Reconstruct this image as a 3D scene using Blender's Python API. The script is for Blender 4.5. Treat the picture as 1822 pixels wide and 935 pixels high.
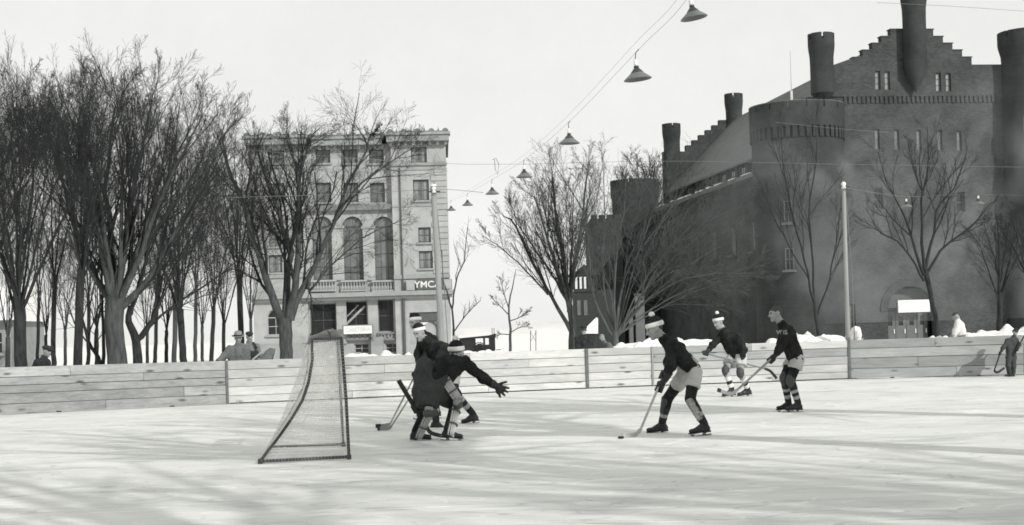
import bpy, math, random
import numpy as np
from mathutils import Vector

for _o in list(bpy.data.objects):
    bpy.data.objects.remove(_o)
SC = bpy.context.scene
COL = SC.collection

# ------------------------------------------------------------------ camera
F, CX, HY, CAMZ = 2570.0, 911.0, 592.0, 1.35      # focal length and horizon of the photograph, in its pixels
TH = math.atan(0.030)                             # the photographer's camera leaned this much
cam_d = bpy.data.cameras.new('camera')
cam_d.sensor_width = 36.0
cam_d.lens = 36.0 * F / 1822.0
cam_d.shift_y = (HY - 467.5) / 1822.0
cam_d.clip_start = 0.1
cam_d.clip_end = 20000.0
cam = bpy.data.objects.new('camera', cam_d)
COL.objects.link(cam)
cam.rotation_mode = 'XYZ'
cam.location = (0, 0, CAMZ)
from mathutils import Matrix
cam.matrix_world = Matrix.Translation((0, 0, CAMZ)) @ Matrix.Rotation(math.radians(90), 4, 'X') @ Matrix.Rotation(-TH, 4, 'Z')
SC.camera = cam

# ------------------------------------------------------------------ sky, sun, exposure
SUN_EL, SUN_AZ = math.radians(28), math.radians(39)   # azimuth measured from straight behind the camera towards the right
SUN_DIR = Vector((math.sin(SUN_AZ) * math.cos(SUN_EL), -math.cos(SUN_AZ) * math.cos(SUN_EL), math.sin(SUN_EL)))
w = bpy.data.worlds.new('World')
SC.world = w
w.use_nodes = True
nt = w.node_tree
bg = nt.nodes['Background']
bg.inputs['Strength'].default_value = 0.1
sky = nt.nodes.new('ShaderNodeTexSky')
sky.sky_type = 'NISHITA'
sky.sun_disc = False
sky.sun_elevation = SUN_EL
sky.sun_rotation = math.pi - SUN_AZ
bw = nt.nodes.new('ShaderNodeRGBToBW')           # a monochrome plate
nt.links.new(sky.outputs[0], bw.inputs[0])
mixs = nt.nodes.new('ShaderNodeMix')
mixs.data_type = 'RGBA'
mixs.inputs['Factor'].default_value = 0.90       # thin bright winter overcast over the clear sky
tcs = nt.nodes.new('ShaderNodeTexCoord')
nzs = nt.nodes.new('ShaderNodeTexNoise')
nzs.inputs['Scale'].default_value = 5.0
nzs.inputs['Detail'].default_value = 12
nzs.inputs['Roughness'].default_value = 0.75
nt.links.new(tcs.outputs['Generated'], nzs.inputs['Vector'])
rps = nt.nodes.new('ShaderNodeValToRGB')
rps.color_ramp.elements[0].position = 0.3
rps.color_ramp.elements[0].color = (8.65, 8.7, 8.42, 1)
rps.color_ramp.elements[1].position = 0.7
rps.color_ramp.elements[1].color = (9.75, 9.8, 9.5, 1)
nt.links.new(nzs.outputs['Fac'], rps.inputs[0])
nt.links.new(bw.outputs[0], mixs.inputs[6])
nt.links.new(rps.outputs[0], mixs.inputs[7])
nt.links.new(mixs.outputs[2], bg.inputs['Color'])
sun_d = bpy.data.lights.new('sun', 'SUN')
sun_d.energy = 3.5
sun_d.angle = math.radians(0.6)
sun_d.color = (1.0, 0.985, 0.96)
sun = bpy.data.objects.new('sun', sun_d)
sun.rotation_euler = SUN_DIR.to_track_quat('Z', 'Y').to_euler()
COL.objects.link(sun)
SC.view_settings.view_transform = 'Standard'
SC.view_settings.look = 'None'
SC.view_settings.exposure = 0.0
SC.view_settings.gamma = 1.0
SC.render.engine = 'CYCLES'
SC.cycles.max_bounces = 6
SC.cycles.pixel_filter_type = 'BLACKMAN_HARRIS'
SC.cycles.filter_width = 1.7

# ------------------------------------------------------------------ helpers
RNG = np.random.default_rng(7)
random.seed(5)

def U(px, py, D):
    """the point at depth D that the photograph shows at pixel (px, py)"""
    du, dv = px - CX, HY - py
    c, s = math.cos(TH), math.sin(TH)
    return np.array([(du * c + dv * s) / F * D, D, CAMZ + (-du * s + dv * c) / F * D])

def UX(px, D, z=0.0):
    """point at depth D and height z under pixel column px"""
    up = (z - CAMZ) * F / D
    c, s = math.cos(TH), math.sin(TH)
    # up = -du*s + dv*c ; solve dv
    du = px - CX
    dv = (up + du * s) / c
    return np.array([(du * c + dv * s) / F * D, D, z])

def GD(px, py, z=0.0):
    """depth of the ground point (height z) seen at pixel"""
    du, dv = px - CX, HY - py
    up = -du * math.sin(TH) + dv * math.cos(TH)
    return (CAMZ - z) * F / (-up)

WLOC = {}

def link(o, parent=None):
    COL.objects.link(o)
    if parent is not None:
        o.parent = parent
    return o

def tag(o, label=None, cat=None, group=None, kind=None):
    if label: o['label'] = label
    if cat: o['category'] = cat
    if group: o['group'] = group
    if kind: o['kind'] = kind
    return o

def thing(name, label, cat, loc, group=None):
    o = bpy.data.objects.new(name, None)
    o.empty_display_size = 0.2
    link(o)
    o.location = tuple(float(v) for v in loc)
    WLOC[o] = np.array(loc, float)
    tag(o, label, cat, group)
    return o

class MB:
    """collects shapes given in world coordinates and links them as one mesh object"""
    def __init__(s):
        s.v, s.f, s.n, s.mi = [], [], 0, []
    def add(s, verts, faces, m=0):
        verts = np.asarray(verts, float).reshape(-1, 3)
        s.v.append(verts)
        for f in faces:
            s.f.append(tuple(int(i) + s.n for i in f))
            s.mi.append(m)
        s.n += len(verts)
    def box(s, x0, x1, y0, y1, z0, z1, m=0):
        s.obox(np.array([x0, y0, z0], float), (x1 - x0, 0, 0), (0, y1 - y0, 0), (0, 0, z1 - z0), m)
    def obox(s, o, a, b, c, m=0):
        o, a, b, c = (np.asarray(q, float) for q in (o, a, b, c))
        v = [o, o + a, o + a + b, o + b, o + c, o + a + c, o + a + b + c, o + b + c]
        f = [(0, 3, 2, 1), (4, 5, 6, 7), (0, 1, 5, 4), (1, 2, 6, 5), (2, 3, 7, 6), (3, 0, 4, 7)]
        if np.dot(np.cross(a, b), c) < 0:
            f = [q[::-1] for q in f]
        s.add(v, f, m)
    def bar(s, p, q, wx, wy, up=(0, 0, 1), m=0):
        """box-section bar from p to q"""
        p, q = np.asarray(p, float), np.asarray(q, float)
        d = (q - p) / np.linalg.norm(q - p)
        x = np.cross(d, up)
        if np.linalg.norm(x) < 1e-4: x = np.cross(d, (0, 1, 0))
        x /= np.linalg.norm(x)
        y = np.cross(x, d)
        s.obox(p - x * wx / 2 - y * wy / 2, x * wx, y * wy, q - p, m)
    def tube(s, pts, rad, n=8, m=0, cap=True):
        P = np.asarray(pts, float)
        R = np.broadcast_to(np.asarray(rad, float), (len(P),))
        V, Fc = tubes(P[None], R[None], n)
        s.add(V, Fc, m)
        if cap:
            k = len(P)
            base = s.n - k * n
            s.f.append(tuple(base + i for i in range(n))[::-1]); s.mi.append(m)
            s.f.append(tuple(base + (k - 1) * n + i for i in range(n))); s.mi.append(m)
    def lathe(s, prof, c=(0, 0, 0), n=24, ax=None, a0=0.0, a1=2 * math.pi, m=0, cap=True):
        """prof = [(r, z)...] turned about a vertical axis (or the frame ax = (x, y, z vectors)) at c"""
        X, Y, Z = ax if ax is not None else (np.array([1., 0, 0]), np.array([0, 1., 0]), np.array([0, 0, 1.]))
        c = np.asarray(c, float)
        full = abs(a1 - a0 - 2 * math.pi) < 1e-6
        k = n if full else n + 1
        A = a0 + (a1 - a0) * np.arange(k) / n
        V = []
        for r, z in prof:
            V.append(c + Z * z + r * (np.cos(A)[:, None] * X + np.sin(A)[:, None] * Y))
        V = np.concatenate(V)
        fs = []
        for j in range(len(prof) - 1):
            for i in range(n):
                i2 = (i + 1) % k
                fs.append((j * k + i, j * k + i2, (j + 1) * k + i2, (j + 1) * k + i))
        if cap and full:
            if prof[0][0] > 1e-6: fs.append(tuple(range(k))[::-1])
            if prof[-1][0] > 1e-6: fs.append(tuple((len(prof) - 1) * k + i for i in range(k)))
        s.add(V, fs, m)
    def ring(s, c, r0, r1, z0, z1, a0, a1, n=4, m=0):
        """solid segment of a round wall"""
        A = a0 + (a1 - a0) * np.arange(n + 1) / n
        cs, sn = np.cos(A), np.sin(A)
        V = []
        for r, z in ((r0, z0), (r1, z0), (r1, z1), (r0, z1)):
            V.append(np.stack([c[0] + r * cs, c[1] + r * sn, np.full(n + 1, z)], 1))
        V = np.concatenate(V)
        k = n + 1
        fs = []
        for i in range(n):
            for q in range(4):
                q2 = (q + 1) % 4
                fs.append((q * k + i, q * k + i + 1, q2 * k + i + 1, q2 * k + i)[::-1])
        fs.append((0, k, 2 * k, 3 * k)); fs.append((n, 3 * k + n, 2 * k + n, k + n))
        s.add(V, fs, m)
    def prism(s, poly, d, m=0):
        """closed outline (3-D points) pushed along d"""
        P = np.asarray(poly, float)
        n = len(P)
        s.add(np.concatenate([P, P + np.asarray(d, float)]),
              [tuple(range(n))[::-1], tuple(range(n, 2 * n))] + [(i, (i + 1) % n, n + (i + 1) % n, n + i) for i in range(n)], m)
    def ball(s, c, r, n=10, m=0):
        k = max(4, n // 2)
        prof = [(max(1e-5, math.sin(math.pi * i / k)) * 1.0, -math.cos(math.pi * i / k)) for i in range(k + 1)]
        r = np.broadcast_to(np.asarray(r, float), (3,))
        s.lathe(prof, c, n, ax=(np.array([r[0], 0, 0]), np.array([0, r[1], 0]), np.array([0, 0, r[2]])), m=m, cap=False)
    def mesh(s, name, mats, origin=(0, 0, 0), smooth=False):
        me = bpy.data.meshes.new(name)
        V = np.concatenate(s.v) - np.asarray(origin, float)
        me.from_pydata(V.tolist(), [], s.f)
        if not isinstance(mats, (list, tuple)): mats = [mats]
        for q in mats: me.materials.append(q)
        if len(mats) > 1: me.polygons.foreach_set('material_index', s.mi)
        if smooth: me.polygons.foreach_set('use_smooth', [True] * len(me.polygons))
        me.update()
        return me
    def build(s, name, mats, parent=None, smooth=False, label=None, kind=None, loc=None):
        """loc (world) becomes the object's own origin"""
        po = WLOC[parent] if parent is not None else np.zeros(3)
        lo = np.asarray(loc, float) if loc is not None else po
        o = bpy.data.objects.new(name, s.mesh(name, mats, lo, smooth))
        link(o, parent)
        o.location = tuple(lo - po)
        WLOC[o] = lo
        if label: o['label'] = label
        if kind: o['kind'] = kind
        return o

def tubes(P, R, n):
    """P (N,k,3) polylines, R (N,k) radii -> vertices and quads"""
    N, k, _ = P.shape
    T = np.empty_like(P)
    T[:, 1:-1] = P[:, 2:] - P[:, :-2]
    T[:, 0] = P[:, 1] - P[:, 0]
    T[:, -1] = P[:, -1] - P[:, -2]
    T /= np.linalg.norm(T, axis=2, keepdims=True) + 1e-9
    ref = np.where(np.abs(T[:, :1, 2:3]) < 0.9, np.array([0, 0, 1.0]), np.array([1.0, 0, 0]))
    A = np.cross(T, np.broadcast_to(ref, T.shape))
    A /= np.linalg.norm(A, axis=2, keepdims=True) + 1e-9
    B = np.cross(T, A)
    ang = 2 * np.pi * np.arange(n) / n
    V = P[:, :, None, :] + R[:, :, None, None] * (np.cos(ang)[None, None, :, None] * A[:, :, None, :] + np.sin(ang)[None, None, :, None] * B[:, :, None, :])
    idx = np.arange(N * k * n).reshape(N, k, n)
    a = idx[:, :-1, :]
    b = np.roll(idx, -1, 2)[:, :-1, :]
    c = np.roll(idx, -1, 2)[:, 1:, :]
    d = idx[:, 1:, :]
    Fc = np.stack([a, b, c, d], -1).reshape(-1, 4)
    return V.reshape(-1, 3), Fc

def mesh_np(name, V, Fq, mats, smooth=True, mi=None):
    """fast mesh of quads from arrays"""
    me = bpy.data.meshes.new(name)
    me.vertices.add(len(V)); me.vertices.foreach_set('co', np.asarray(V, np.float32).ravel())
    nf = len(Fq)
    me.loops.add(nf * 4); me.loops.foreach_set('vertex_index', np.asarray(Fq, np.int32).ravel())
    me.polygons.add(nf)
    me.polygons.foreach_set('loop_start', np.arange(0, nf * 4, 4, dtype=np.int32))
    me.polygons.foreach_set('loop_total', np.full(nf, 4, np.int32))
    if smooth: me.polygons.foreach_set('use_smooth', np.ones(nf, bool))
    for q in (mats if isinstance(mats, (list, tuple)) else [mats]): me.materials.append(q)
    if mi is not None: me.polygons.foreach_set('material_index', np.asarray(mi, np.int32))
    me.update(calc_edges=True)
    me.validate()
    return me

# ------------------------------------------------------------------ materials
def g(v):
    """a grey of the toned print: darks a touch cool, lights a touch warm"""
    k = min(1.0, v / 0.5)
    return (v * (0.92 + 0.085 * k), v * 1.0, v * (0.995 - 0.025 * k), 1)

MATS = {}

def mat(name, v, rough=0.85, var=0.15, scale=6.0, stretch=(1, 1, 1), bump=0.25, bdist=0.01, spec=0.25, rnd=0.0, fine=0.0):
    """grey material with noise variation and relief"""
    if name in MATS: return MATS[name]
    m = bpy.data.materials.new(name)
    m.use_nodes = True
    n = m.node_tree.nodes; L = m.node_tree.links
    b = n['Principled BSDF']
    b.inputs['Roughness'].default_value = rough
    b.inputs['Specular IOR Level'].default_value = spec
    tc = n.new('ShaderNodeTexCoord')
    mp = n.new('ShaderNodeMapping')
    mp.inputs['Scale'].default_value = stretch
    L.new(tc.outputs['Object'], mp.inputs['Vector'])
    if rnd:
        oi = n.new('ShaderNodeObjectInfo')
        cm = n.new('ShaderNodeCombineXYZ')
        mu = n.new('ShaderNodeMath'); mu.operation = 'MULTIPLY'; mu.inputs[1].default_value = 37.0
        L.new(oi.outputs['Random'], mu.inputs[0])
        for q in range(3): L.new(mu.outputs[0], cm.inputs[q])
        L.new(cm.outputs[0], mp.inputs['Location'])
    nz = n.new('ShaderNodeTexNoise')
    nz.inputs['Scale'].default_value = scale
    nz.inputs['Detail'].default_value = 8
    nz.inputs['Roughness'].default_value = 0.65
    L.new(mp.outputs[0], nz.inputs['Vector'])
    rp = n.new('ShaderNodeValToRGB')
    rp.color_ramp.elements[0].position = 0.28
    rp.color_ramp.elements[1].position = 0.72
    rp.color_ramp.elements[0].color = g(v * (1 - var))
    rp.color_ramp.elements[1].color = g(v * (1 + var))
    L.new(nz.outputs['Fac'], rp.inputs[0])
    out = rp.outputs[0]
    if rnd:
        mr = n.new('ShaderNodeMapRange')
        mr.inputs['To Min'].default_value = 1 - rnd
        mr.inputs['To Max'].default_value = 1 + rnd
        L.new(oi.outputs['Random'], mr.inputs[0])
        mx = n.new('ShaderNodeMix'); mx.data_type = 'RGBA'; mx.blend_type = 'MULTIPLY'; mx.inputs['Factor'].default_value = 1
        L.new(out, mx.inputs[6]); L.new(mr.outputs[0], mx.inputs[7])
        out = mx.outputs[2]
    L.new(out, b.inputs['Base Color'])
    if bump:
        bp = n.new('ShaderNodeBump')
        bp.inputs['Strength'].default_value = bump
        bp.inputs['Distance'].default_value = bdist
        L.new(nz.outputs['Fac'], bp.inputs['Height'])
        L.new(bp.outputs[0], b.inputs['Normal'])
    MATS[name] = m
    return m

def ice_material():
    m = bpy.data.materials.new('rink_ice')
    m.use_nodes = True
    n = m.node_tree.nodes; L = m.node_tree.links
    b = n['Principled BSDF']
    b.inputs['Specular IOR Level'].default_value = 0.3
    tc = n.new('ShaderNodeTexCoord')
    def noise(scale, stretch, rot, detail=8, rough=0.6, w=0.0):
        mp = n.new('ShaderNodeMapping'); mp.inputs['Scale'].default_value = stretch
        mp.inputs['Rotation'].default_value = (0, 0, rot)
        L.new(tc.outputs['Object'], mp.inputs['Vector'])
        z = n.new('ShaderNodeTexNoise'); z.inputs['Scale'].default_value = scale
        z.inputs['Detail'].default_value = detail; z.inputs['Roughness'].default_value = rough
        z.inputs['Distortion'].default_value = w
        L.new(mp.outputs[0], z.inputs['Vector'])
        return z.outputs['Fac']
    a = noise(0.8, (0.7, 1, 1), -0.4, 9, 0.6, 1.2)          # cloudy blotches of frost
    s1 = noise(2.2, (0.2, 1, 1), 0.25, 8, 0.7, 0.5)         # long scrapes
    s2 = noise(14, (0.05, 1, 1), -0.35, 6, 0.7, 0.2)         # skate cuts
    s3 = noise(11, (0.06, 1, 1), 0.5, 6, 0.7, 0.2)
    def mathn(op, x, y):
        q = n.new('ShaderNodeMath'); q.operation = op
        for i, k in enumerate((x, y)):
            if isinstance(k, (int, float)): q.inputs[i].default_value = k
            else: L.new(k, q.inputs[i])
        return q.outputs[0]
    f = mathn('ADD', mathn('MULTIPLY', a, 0.42), mathn('MULTIPLY', s1, 0.3))
    f = mathn('ADD', f, mathn('MULTIPLY', mathn('ADD', s2, s3), 0.14))
    rp = n.new('ShaderNodeValToRGB')
    e = rp.color_ramp.elements
    e[0].position = 0.38; e[0].color = (0.42, 0.435, 0.425, 1)
    e[1].position = 0.60; e[1].color = (0.69, 0.695, 0.665, 1)
    mid = e.new(0.48); mid.color = (0.61, 0.62, 0.595, 1)
    L.new(f, rp.inputs[0])
    # thin crossing blade cuts: contour lines of slow noise
    col = rp.outputs[0]
    for (sc, st, rot, wd, dk) in ((1.1, (0.25, 1, 1), 0.35, .006, .80), (1.5, (0.3, 1, 1), -0.5, .006, .82), (0.8, (0.5, 1, 1), 1.1, .007, 1.12), (2.6, (0.3, 1, 1), 0.0, .008, .86), (2.2, (0.4, 1, 1), 0.8, .012, 1.12)):
        z = noise(sc, st, rot, 2.0, 0.35, 0.4)
        ab = mathn('ABSOLUTE', mathn('SUBTRACT', z, 0.5), 0.0)
        lr = n.new('ShaderNodeMapRange'); lr.inputs['From Min'].default_value = wd * 0.4; lr.inputs['From Max'].default_value = wd
        lr.inputs['To Min'].default_value = dk; lr.inputs['To Max'].default_value = 1.0
        L.new(ab, lr.inputs[0])
        mx = n.new('ShaderNodeMix'); mx.data_type = 'RGBA'; mx.blend_type = 'MULTIPLY'; mx.inputs['Factor'].default_value = 1
        L.new(col, mx.inputs[6]); L.new(lr.outputs[0], mx.inputs[7]); col = mx.outputs[2]
    L.new(col, b.inputs['Base Color'])
    mr = n.new('ShaderNodeMapRange')
    mr.inputs['From Min'].default_value = 0.35; mr.inputs['From Max'].default_value = 0.6
    mr.inputs['To Min'].default_value = 0.34; mr.inputs['To Max'].default_value = 0.75
    L.new(f, mr.inputs[0]); L.new(mr.outputs[0], b.inputs['Roughness'])
    bp = n.new('ShaderNodeBump'); bp.inputs['Strength'].default_value = 0.35; bp.inputs['Distance'].default_value = 0.012
    L.new(mathn('ADD', f, mathn('MULTIPLY', s2, 0.5)), bp.inputs['Height']); L.new(bp.outputs[0], b.inputs['Normal'])
    return m

def wood_material(name, v, var=0.22, rnd=0.16):
    m = bpy.data.materials.new(name)
    m.use_nodes = True
    n = m.node_tree.nodes; L = m.node_tree.links
    b = n['Principled BSDF']
    b.inputs['Roughness'].default_value = 0.8
    b.inputs['Specular IOR Level'].default_value = 0.2
    tc = n.new('ShaderNodeTexCoord')
    oi = n.new('ShaderNodeObjectInfo')
    mu = n.new('ShaderNodeMath'); mu.operation = 'MULTIPLY'; mu.inputs[1].default_value = 61.0
    L.new(oi.outputs['Random'], mu.inputs[0])
    cm = n.new('ShaderNodeCombineXYZ')
    for q in range(3): L.new(mu.outputs[0], cm.inputs[q])
    def mapped(sc):
        mp = n.new('ShaderNodeMapping'); mp.inputs['Scale'].default_value = sc
        L.new(tc.outputs['Object'], mp.inputs['Vector']); L.new(cm.outputs[0], mp.inputs['Location'])
        return mp.outputs[0]
    gr = n.new('ShaderNodeTexNoise'); gr.inputs['Scale'].default_value = 10; gr.inputs['Detail'].default_value = 9
    gr.inputs['Roughness'].default_value = 0.7; gr.inputs['Distortion'].default_value = 0.6
    L.new(mapped((0.12, 1, 2.2)), gr.inputs['Vector'])
    bl = n.new('ShaderNodeTexNoise'); bl.inputs['Scale'].default_value = 1.6; bl.inputs['Detail'].default_value = 5
    L.new(mapped((0.6, 1, 2)), bl.inputs['Vector'])
    kn = n.new('ShaderNodeTexVoronoi'); kn.inputs['Scale'].default_value = 2.1; kn.inputs['Randomness'].default_value = 1
    L.new(mapped((0.75, 1, 2.4)), kn.inputs['Vector'])
    rp = n.new('ShaderNodeValToRGB')
    rp.color_ramp.elements[0].position = 0.3; rp.color_ramp.elements[0].color = g(v * (1 - var))
    rp.color_ramp.elements[1].position = 0.68; rp.color_ramp.elements[1].color = g(v * (1 + var * 0.7))
    av = n.new('ShaderNodeMath'); av.operation = 'MULTIPLY_ADD'; av.inputs[1].default_value = 0.55
    hf = n.new('ShaderNodeMath'); hf.operation = 'MULTIPLY'; hf.inputs[1].default_value = 0.45
    L.new(bl.outputs['Fac'], hf.inputs[0]); L.new(gr.outputs['Fac'], av.inputs[0]); L.new(hf.outputs[0], av.inputs[2])
    L.new(av.outputs[0], rp.inputs[0])
    kr = n.new('ShaderNodeValToRGB')
    kr.color_ramp.elements[0].position = 0.07; kr.color_ramp.elements[0].color = (0.30, 0.30, 0.29, 1)
    kr.color_ramp.elements[1].position = 0.20; kr.color_ramp.elements[1].color = (1, 1, 1, 1)
    L.new(kn.outputs['Distance'], kr.inputs[0])
    mx = n.new('ShaderNodeMix'); mx.data_type = 'RGBA'; mx.blend_type = 'MULTIPLY'; mx.inputs['Factor'].default_value = 1
    L.new(rp.outputs[0], mx.inputs[6]); L.new(kr.outputs[0], mx.inputs[7])
    mr = n.new('ShaderNodeMapRange'); mr.inputs['To Min'].default_value = 1 - rnd; mr.inputs['To Max'].default_value = 1 + rnd
    L.new(oi.outputs['Random'], mr.inputs[0])
    m2 = n.new('ShaderNodeMix'); m2.data_type = 'RGBA'; m2.blend_type = 'MULTIPLY'; m2.inputs['Factor'].default_value = 1
    L.new(mx.outputs[2], m2.inputs[6]); L.new(mr.outputs[0], m2.inputs[7])
    L.new(m2.outputs[2], b.inputs['Base Color'])
    bp = n.new('ShaderNodeBump'); bp.inputs['Strength'].default_value = 0.4; bp.inputs['Distance'].default_value = 0.006
    L.new(gr.outputs['Fac'], bp.inputs['Height']); L.new(bp.outputs[0], b.inputs['Normal'])
    return m

def brick_material(name, v, var=0.2, bc=0.26):
    """dark brickwork: courses too fine to tell apart from here, plus random mottling"""
    m = bpy.data.materials.new(name)
    m.use_nodes = True
    n = m.node_tree.nodes; L = m.node_tree.links
    b = n['Principled BSDF']; b.inputs['Roughness'].default_value = 0.9; b.inputs['Specular IOR Level'].default_value = 0.15
    tc = n.new('ShaderNodeTexCoord')
    sx = n.new('ShaderNodeSeparateXYZ'); L.new(tc.outputs['Object'], sx.inputs[0])
    ad = n.new('ShaderNodeMath'); ad.operation = 'ADD'
    L.new(sx.outputs[0], ad.inputs[0]); L.new(sx.outputs[1], ad.inputs[1])
    cx = n.new('ShaderNodeCombineXYZ'); L.new(ad.outputs[0], cx.inputs[0]); L.new(sx.outputs[2], cx.inputs[1])
    br = n.new('ShaderNodeTexBrick')
    br.inputs['Scale'].default_value = 1.0
    br.inputs['Brick Width'].default_value = 0.24; br.inputs['Row Height'].default_value = 0.085
    br.inputs['Mortar Size'].default_value = 0.01
    br.inputs['Color1'].default_value = g(v * (1 - bc)); br.inputs['Color2'].default_value = g(v * (1 + bc)); br.inputs['Mortar'].default_value = g(v * (1 + 1.6 * bc))
    L.new(cx.outputs[0], br.inputs['Vector'])
    nz = n.new('ShaderNodeTexNoise'); nz.inputs['Scale'].default_value = 0.5; nz.inputs['Detail'].default_value = 12; nz.inputs['Roughness'].default_value = 0.7
    L.new(tc.outputs['Object'], nz.inputs['Vector'])
    mr = n.new('ShaderNodeMapRange'); mr.inputs['From Min'].default_value = 0.3; mr.inputs['From Max'].default_value = 0.7
    mr.inputs['To Min'].default_value = 1 - var; mr.inputs['To Max'].default_value = 1 + var
    L.new(nz.outputs['Fac'], mr.inputs[0])
    mx = n.new('ShaderNodeMix'); mx.data_type = 'RGBA'; mx.blend_type = 'MULTIPLY'; mx.inputs['Factor'].default_value = 1
    L.new(br.outputs['Color'], mx.inputs[6]); L.new(mr.outputs[0], mx.inputs[7])
    L.new(mx.outputs[2], b.inputs['Base Color'])
    return m

M_ICE = ice_material()
M_SNOW = mat('snow', 0.74, 0.75, 0.06, 3.0, bump=0.5, bdist=0.06, spec=0.2)
M_BANK = mat('snow_bank', 0.80, 0.75, 0.08, 5.0, bump=0.7, bdist=0.05, spec=0.2)
M_HILL = mat('far_shore', 0.60, 0.9, 0.12, 0.01, stretch=(1, 1, 4), bump=0)
M_WOODL = wood_material('board_wood_weathered', 0.31, 0.45, 0.2)
M_WOODC = wood_material('board_wood_frosted', 0.45, 0.30, 0.2)
M_WOODR = wood_material('board_wood_grey', 0.30, 0.32, 0.16)
M_POST = mat('dark_post', 0.12, 0.85, 0.3, 9, bump=0.4)
M_POLE = mat('pole_wood', 0.26, 0.8, 0.2, 7, (1, 1, 0.1), bump=0.4)
M_POLEB = mat('pole_wood_light', 0.28, 0.8, 0.15, 7, (1, 1, 0.1), bump=0.4)
M_BRICK = brick_material('armory_brick', 0.050, 0.35)
M_BRICKT = brick_material('armory_tower_brick', 0.042, 0.35, 0.10)
M_SLATE = mat('slate_roof', 0.105, 0.8, 0.2, 1.2, (1, 0.3, 1), bump=0.3)
M_COPING = mat('coping_stone', 0.06, 0.85, 0.2, 2)
M_GLASSD = mat('dark_glass', 0.018, 0.12, 0.3, 3, bump=0.05, spec=0.5)
M_GLASSP = mat('pale_glass', 0.30, 0.12, 0.35, 0.9, bump=0.05, spec=0.5)  # pale base colour stands in for sky mirrored in the gable panes
M_GLASSM = mat('dim_glass', 0.15, 0.12, 0.35, 1.2, bump=0.05, spec=0.5)
M_STONE = mat('pale_limestone', 0.33, 0.85, 0.18, 0.9, bump=0.2, bdist=0.02)
M_STONE2 = mat('limestone_trim', 0.27, 0.85, 0.14, 1.5, bump=0.2)
M_STONED = mat('dark_stone', 0.17, 0.85, 0.2, 1.5, bump=0.2)  # darker grey stone for roof tiles, arcade cornice and parapets
M_FRAMED = mat('dark_window_frame', 0.09, 0.7, 0.15, 4)
M_FRAMEL = mat('pale_window_frame', 0.36, 0.7, 0.1, 4)
M_SIGNW = mat('white_paint', 0.64, 0.6, 0.12, 3, bump=0.1)
M_SIGND = mat('dark_sign_paint', 0.10, 0.6, 0.15, 3, bump=0.1)
M_INK = mat('sign_lettering_grey', 0.5, 0.7, 0.1, 5, bump=0)
M_IRON = mat('dark_iron', 0.045, 0.5, 0.25, 12, spec=0.4)
M_SHADELIT = mat('lamp_shade_snowlit', 0.13, 0.45, 0.12, 8, spec=0.4)  # lower shade: light from the snow put into a paler colour
M_SHADE = mat('lamp_shade_paint', 0.045, 0.5, 0.25, 8, spec=0.4)
M_PORC = mat('porcelain', 0.7, 0.3, 0.05, 8, spec=0.5)
M_WIRE = mat('wire', 0.16, 0.7, 0.1, 5, bump=0)
M_BARKD = mat('bark_dark', 0.032, 0.95, 0.6, 7, (1, 1, 0.22), bump=1.0, bdist=0.05, spec=0.1)  # shade over the left grove is put into this darker bark colour
M_BARK = mat('bark_grey', 0.066, 0.95, 0.55, 7, (1, 1, 0.22), bump=1.0, bdist=0.05, spec=0.1)
M_TWIG = mat('twig_bark', 0.036, 0.95, 0.3, 3, bump=0, spec=0.1)
M_BARKL = mat('bark_pale', 0.085, 0.95, 0.3, 5, (1, 1, 0.22), bump=0.8, bdist=0.04, spec=0.1)
# ================================================================== SETTING
def ground_z(X, Y):
    z = -0.03 - 0.75 * np.clip((Y - 95) / 60, 0, 1) ** 1.5 - 1.4 * np.clip((Y - 150) / 110, 0, 1)
    return z

def make_ground():
    ys = np.concatenate([np.linspace(-60, 90, 16), np.linspace(95, 300, 42), [400, 700, 1500, 3000, 6000]])
    xs = np.concatenate([[-6000, -2500, -900, -300], np.linspace(-120, 120, 49), [300, 900, 2500, 6000]])
    X, Y = np.meshgrid(xs, ys, indexing='ij')
    Z = ground_z(X, Y)
    near = (np.abs(X) < 130) & (Y > 40) & (Y < 300)
    Z = Z + np.where(near, 0.05 * np.sin(X * 0.9 + Y * 0.3) * np.cos(Y * 0.7 - X * 0.2), 0)
    Z = Z - np.where(Y < 40, 0.02, 0)
    idx = np.arange(X.size).reshape(X.shape)
    Fq = np.stack([idx[:-1, :-1], idx[1:, :-1], idx[1:, 1:], idx[:-1, 1:]], -1).reshape(-1, 4)
    me = mesh_np('snow_ground', np.stack([X, Y, Z], -1).reshape(-1, 3), Fq, M_SNOW)
    o = bpy.data.objects.new('snow_ground', me); link(o); o['kind'] = 'structure'

make_ground()

# boards: polyline of the foot of the boards, from the photograph's foot line
def foot(px, py): return UX(px, GD(px, py), 0.0)
BP = [foot(-260, 757), foot(0, 739), foot(405, 719.5), foot(1045, 692), foot(1162, 687.5), foot(1512, 675), foot(1822, 668), foot(2120, 661)]
BH = [0.98, 0.96, 0.93, 0.925, 0.925, 0.93, 0.94, 0.95]

mb = MB()
rink = [(p[0], p[1] + 0.25, 0.0) for p in BP] + [(14.5, 30, 0), (10.3, 20, 0), (6.9, 12, 0), (5.2, 8, 0), (4.2, 2, 0), (3, -8, 0), (-9, -10, 0), (-14, 6, 0), (-16, 24, 0)]
mb.add(rink, [tuple(range(len(rink)))[::-1]])
o = mb.build('ice', M_ICE); o['kind'] = 'structure'

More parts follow.
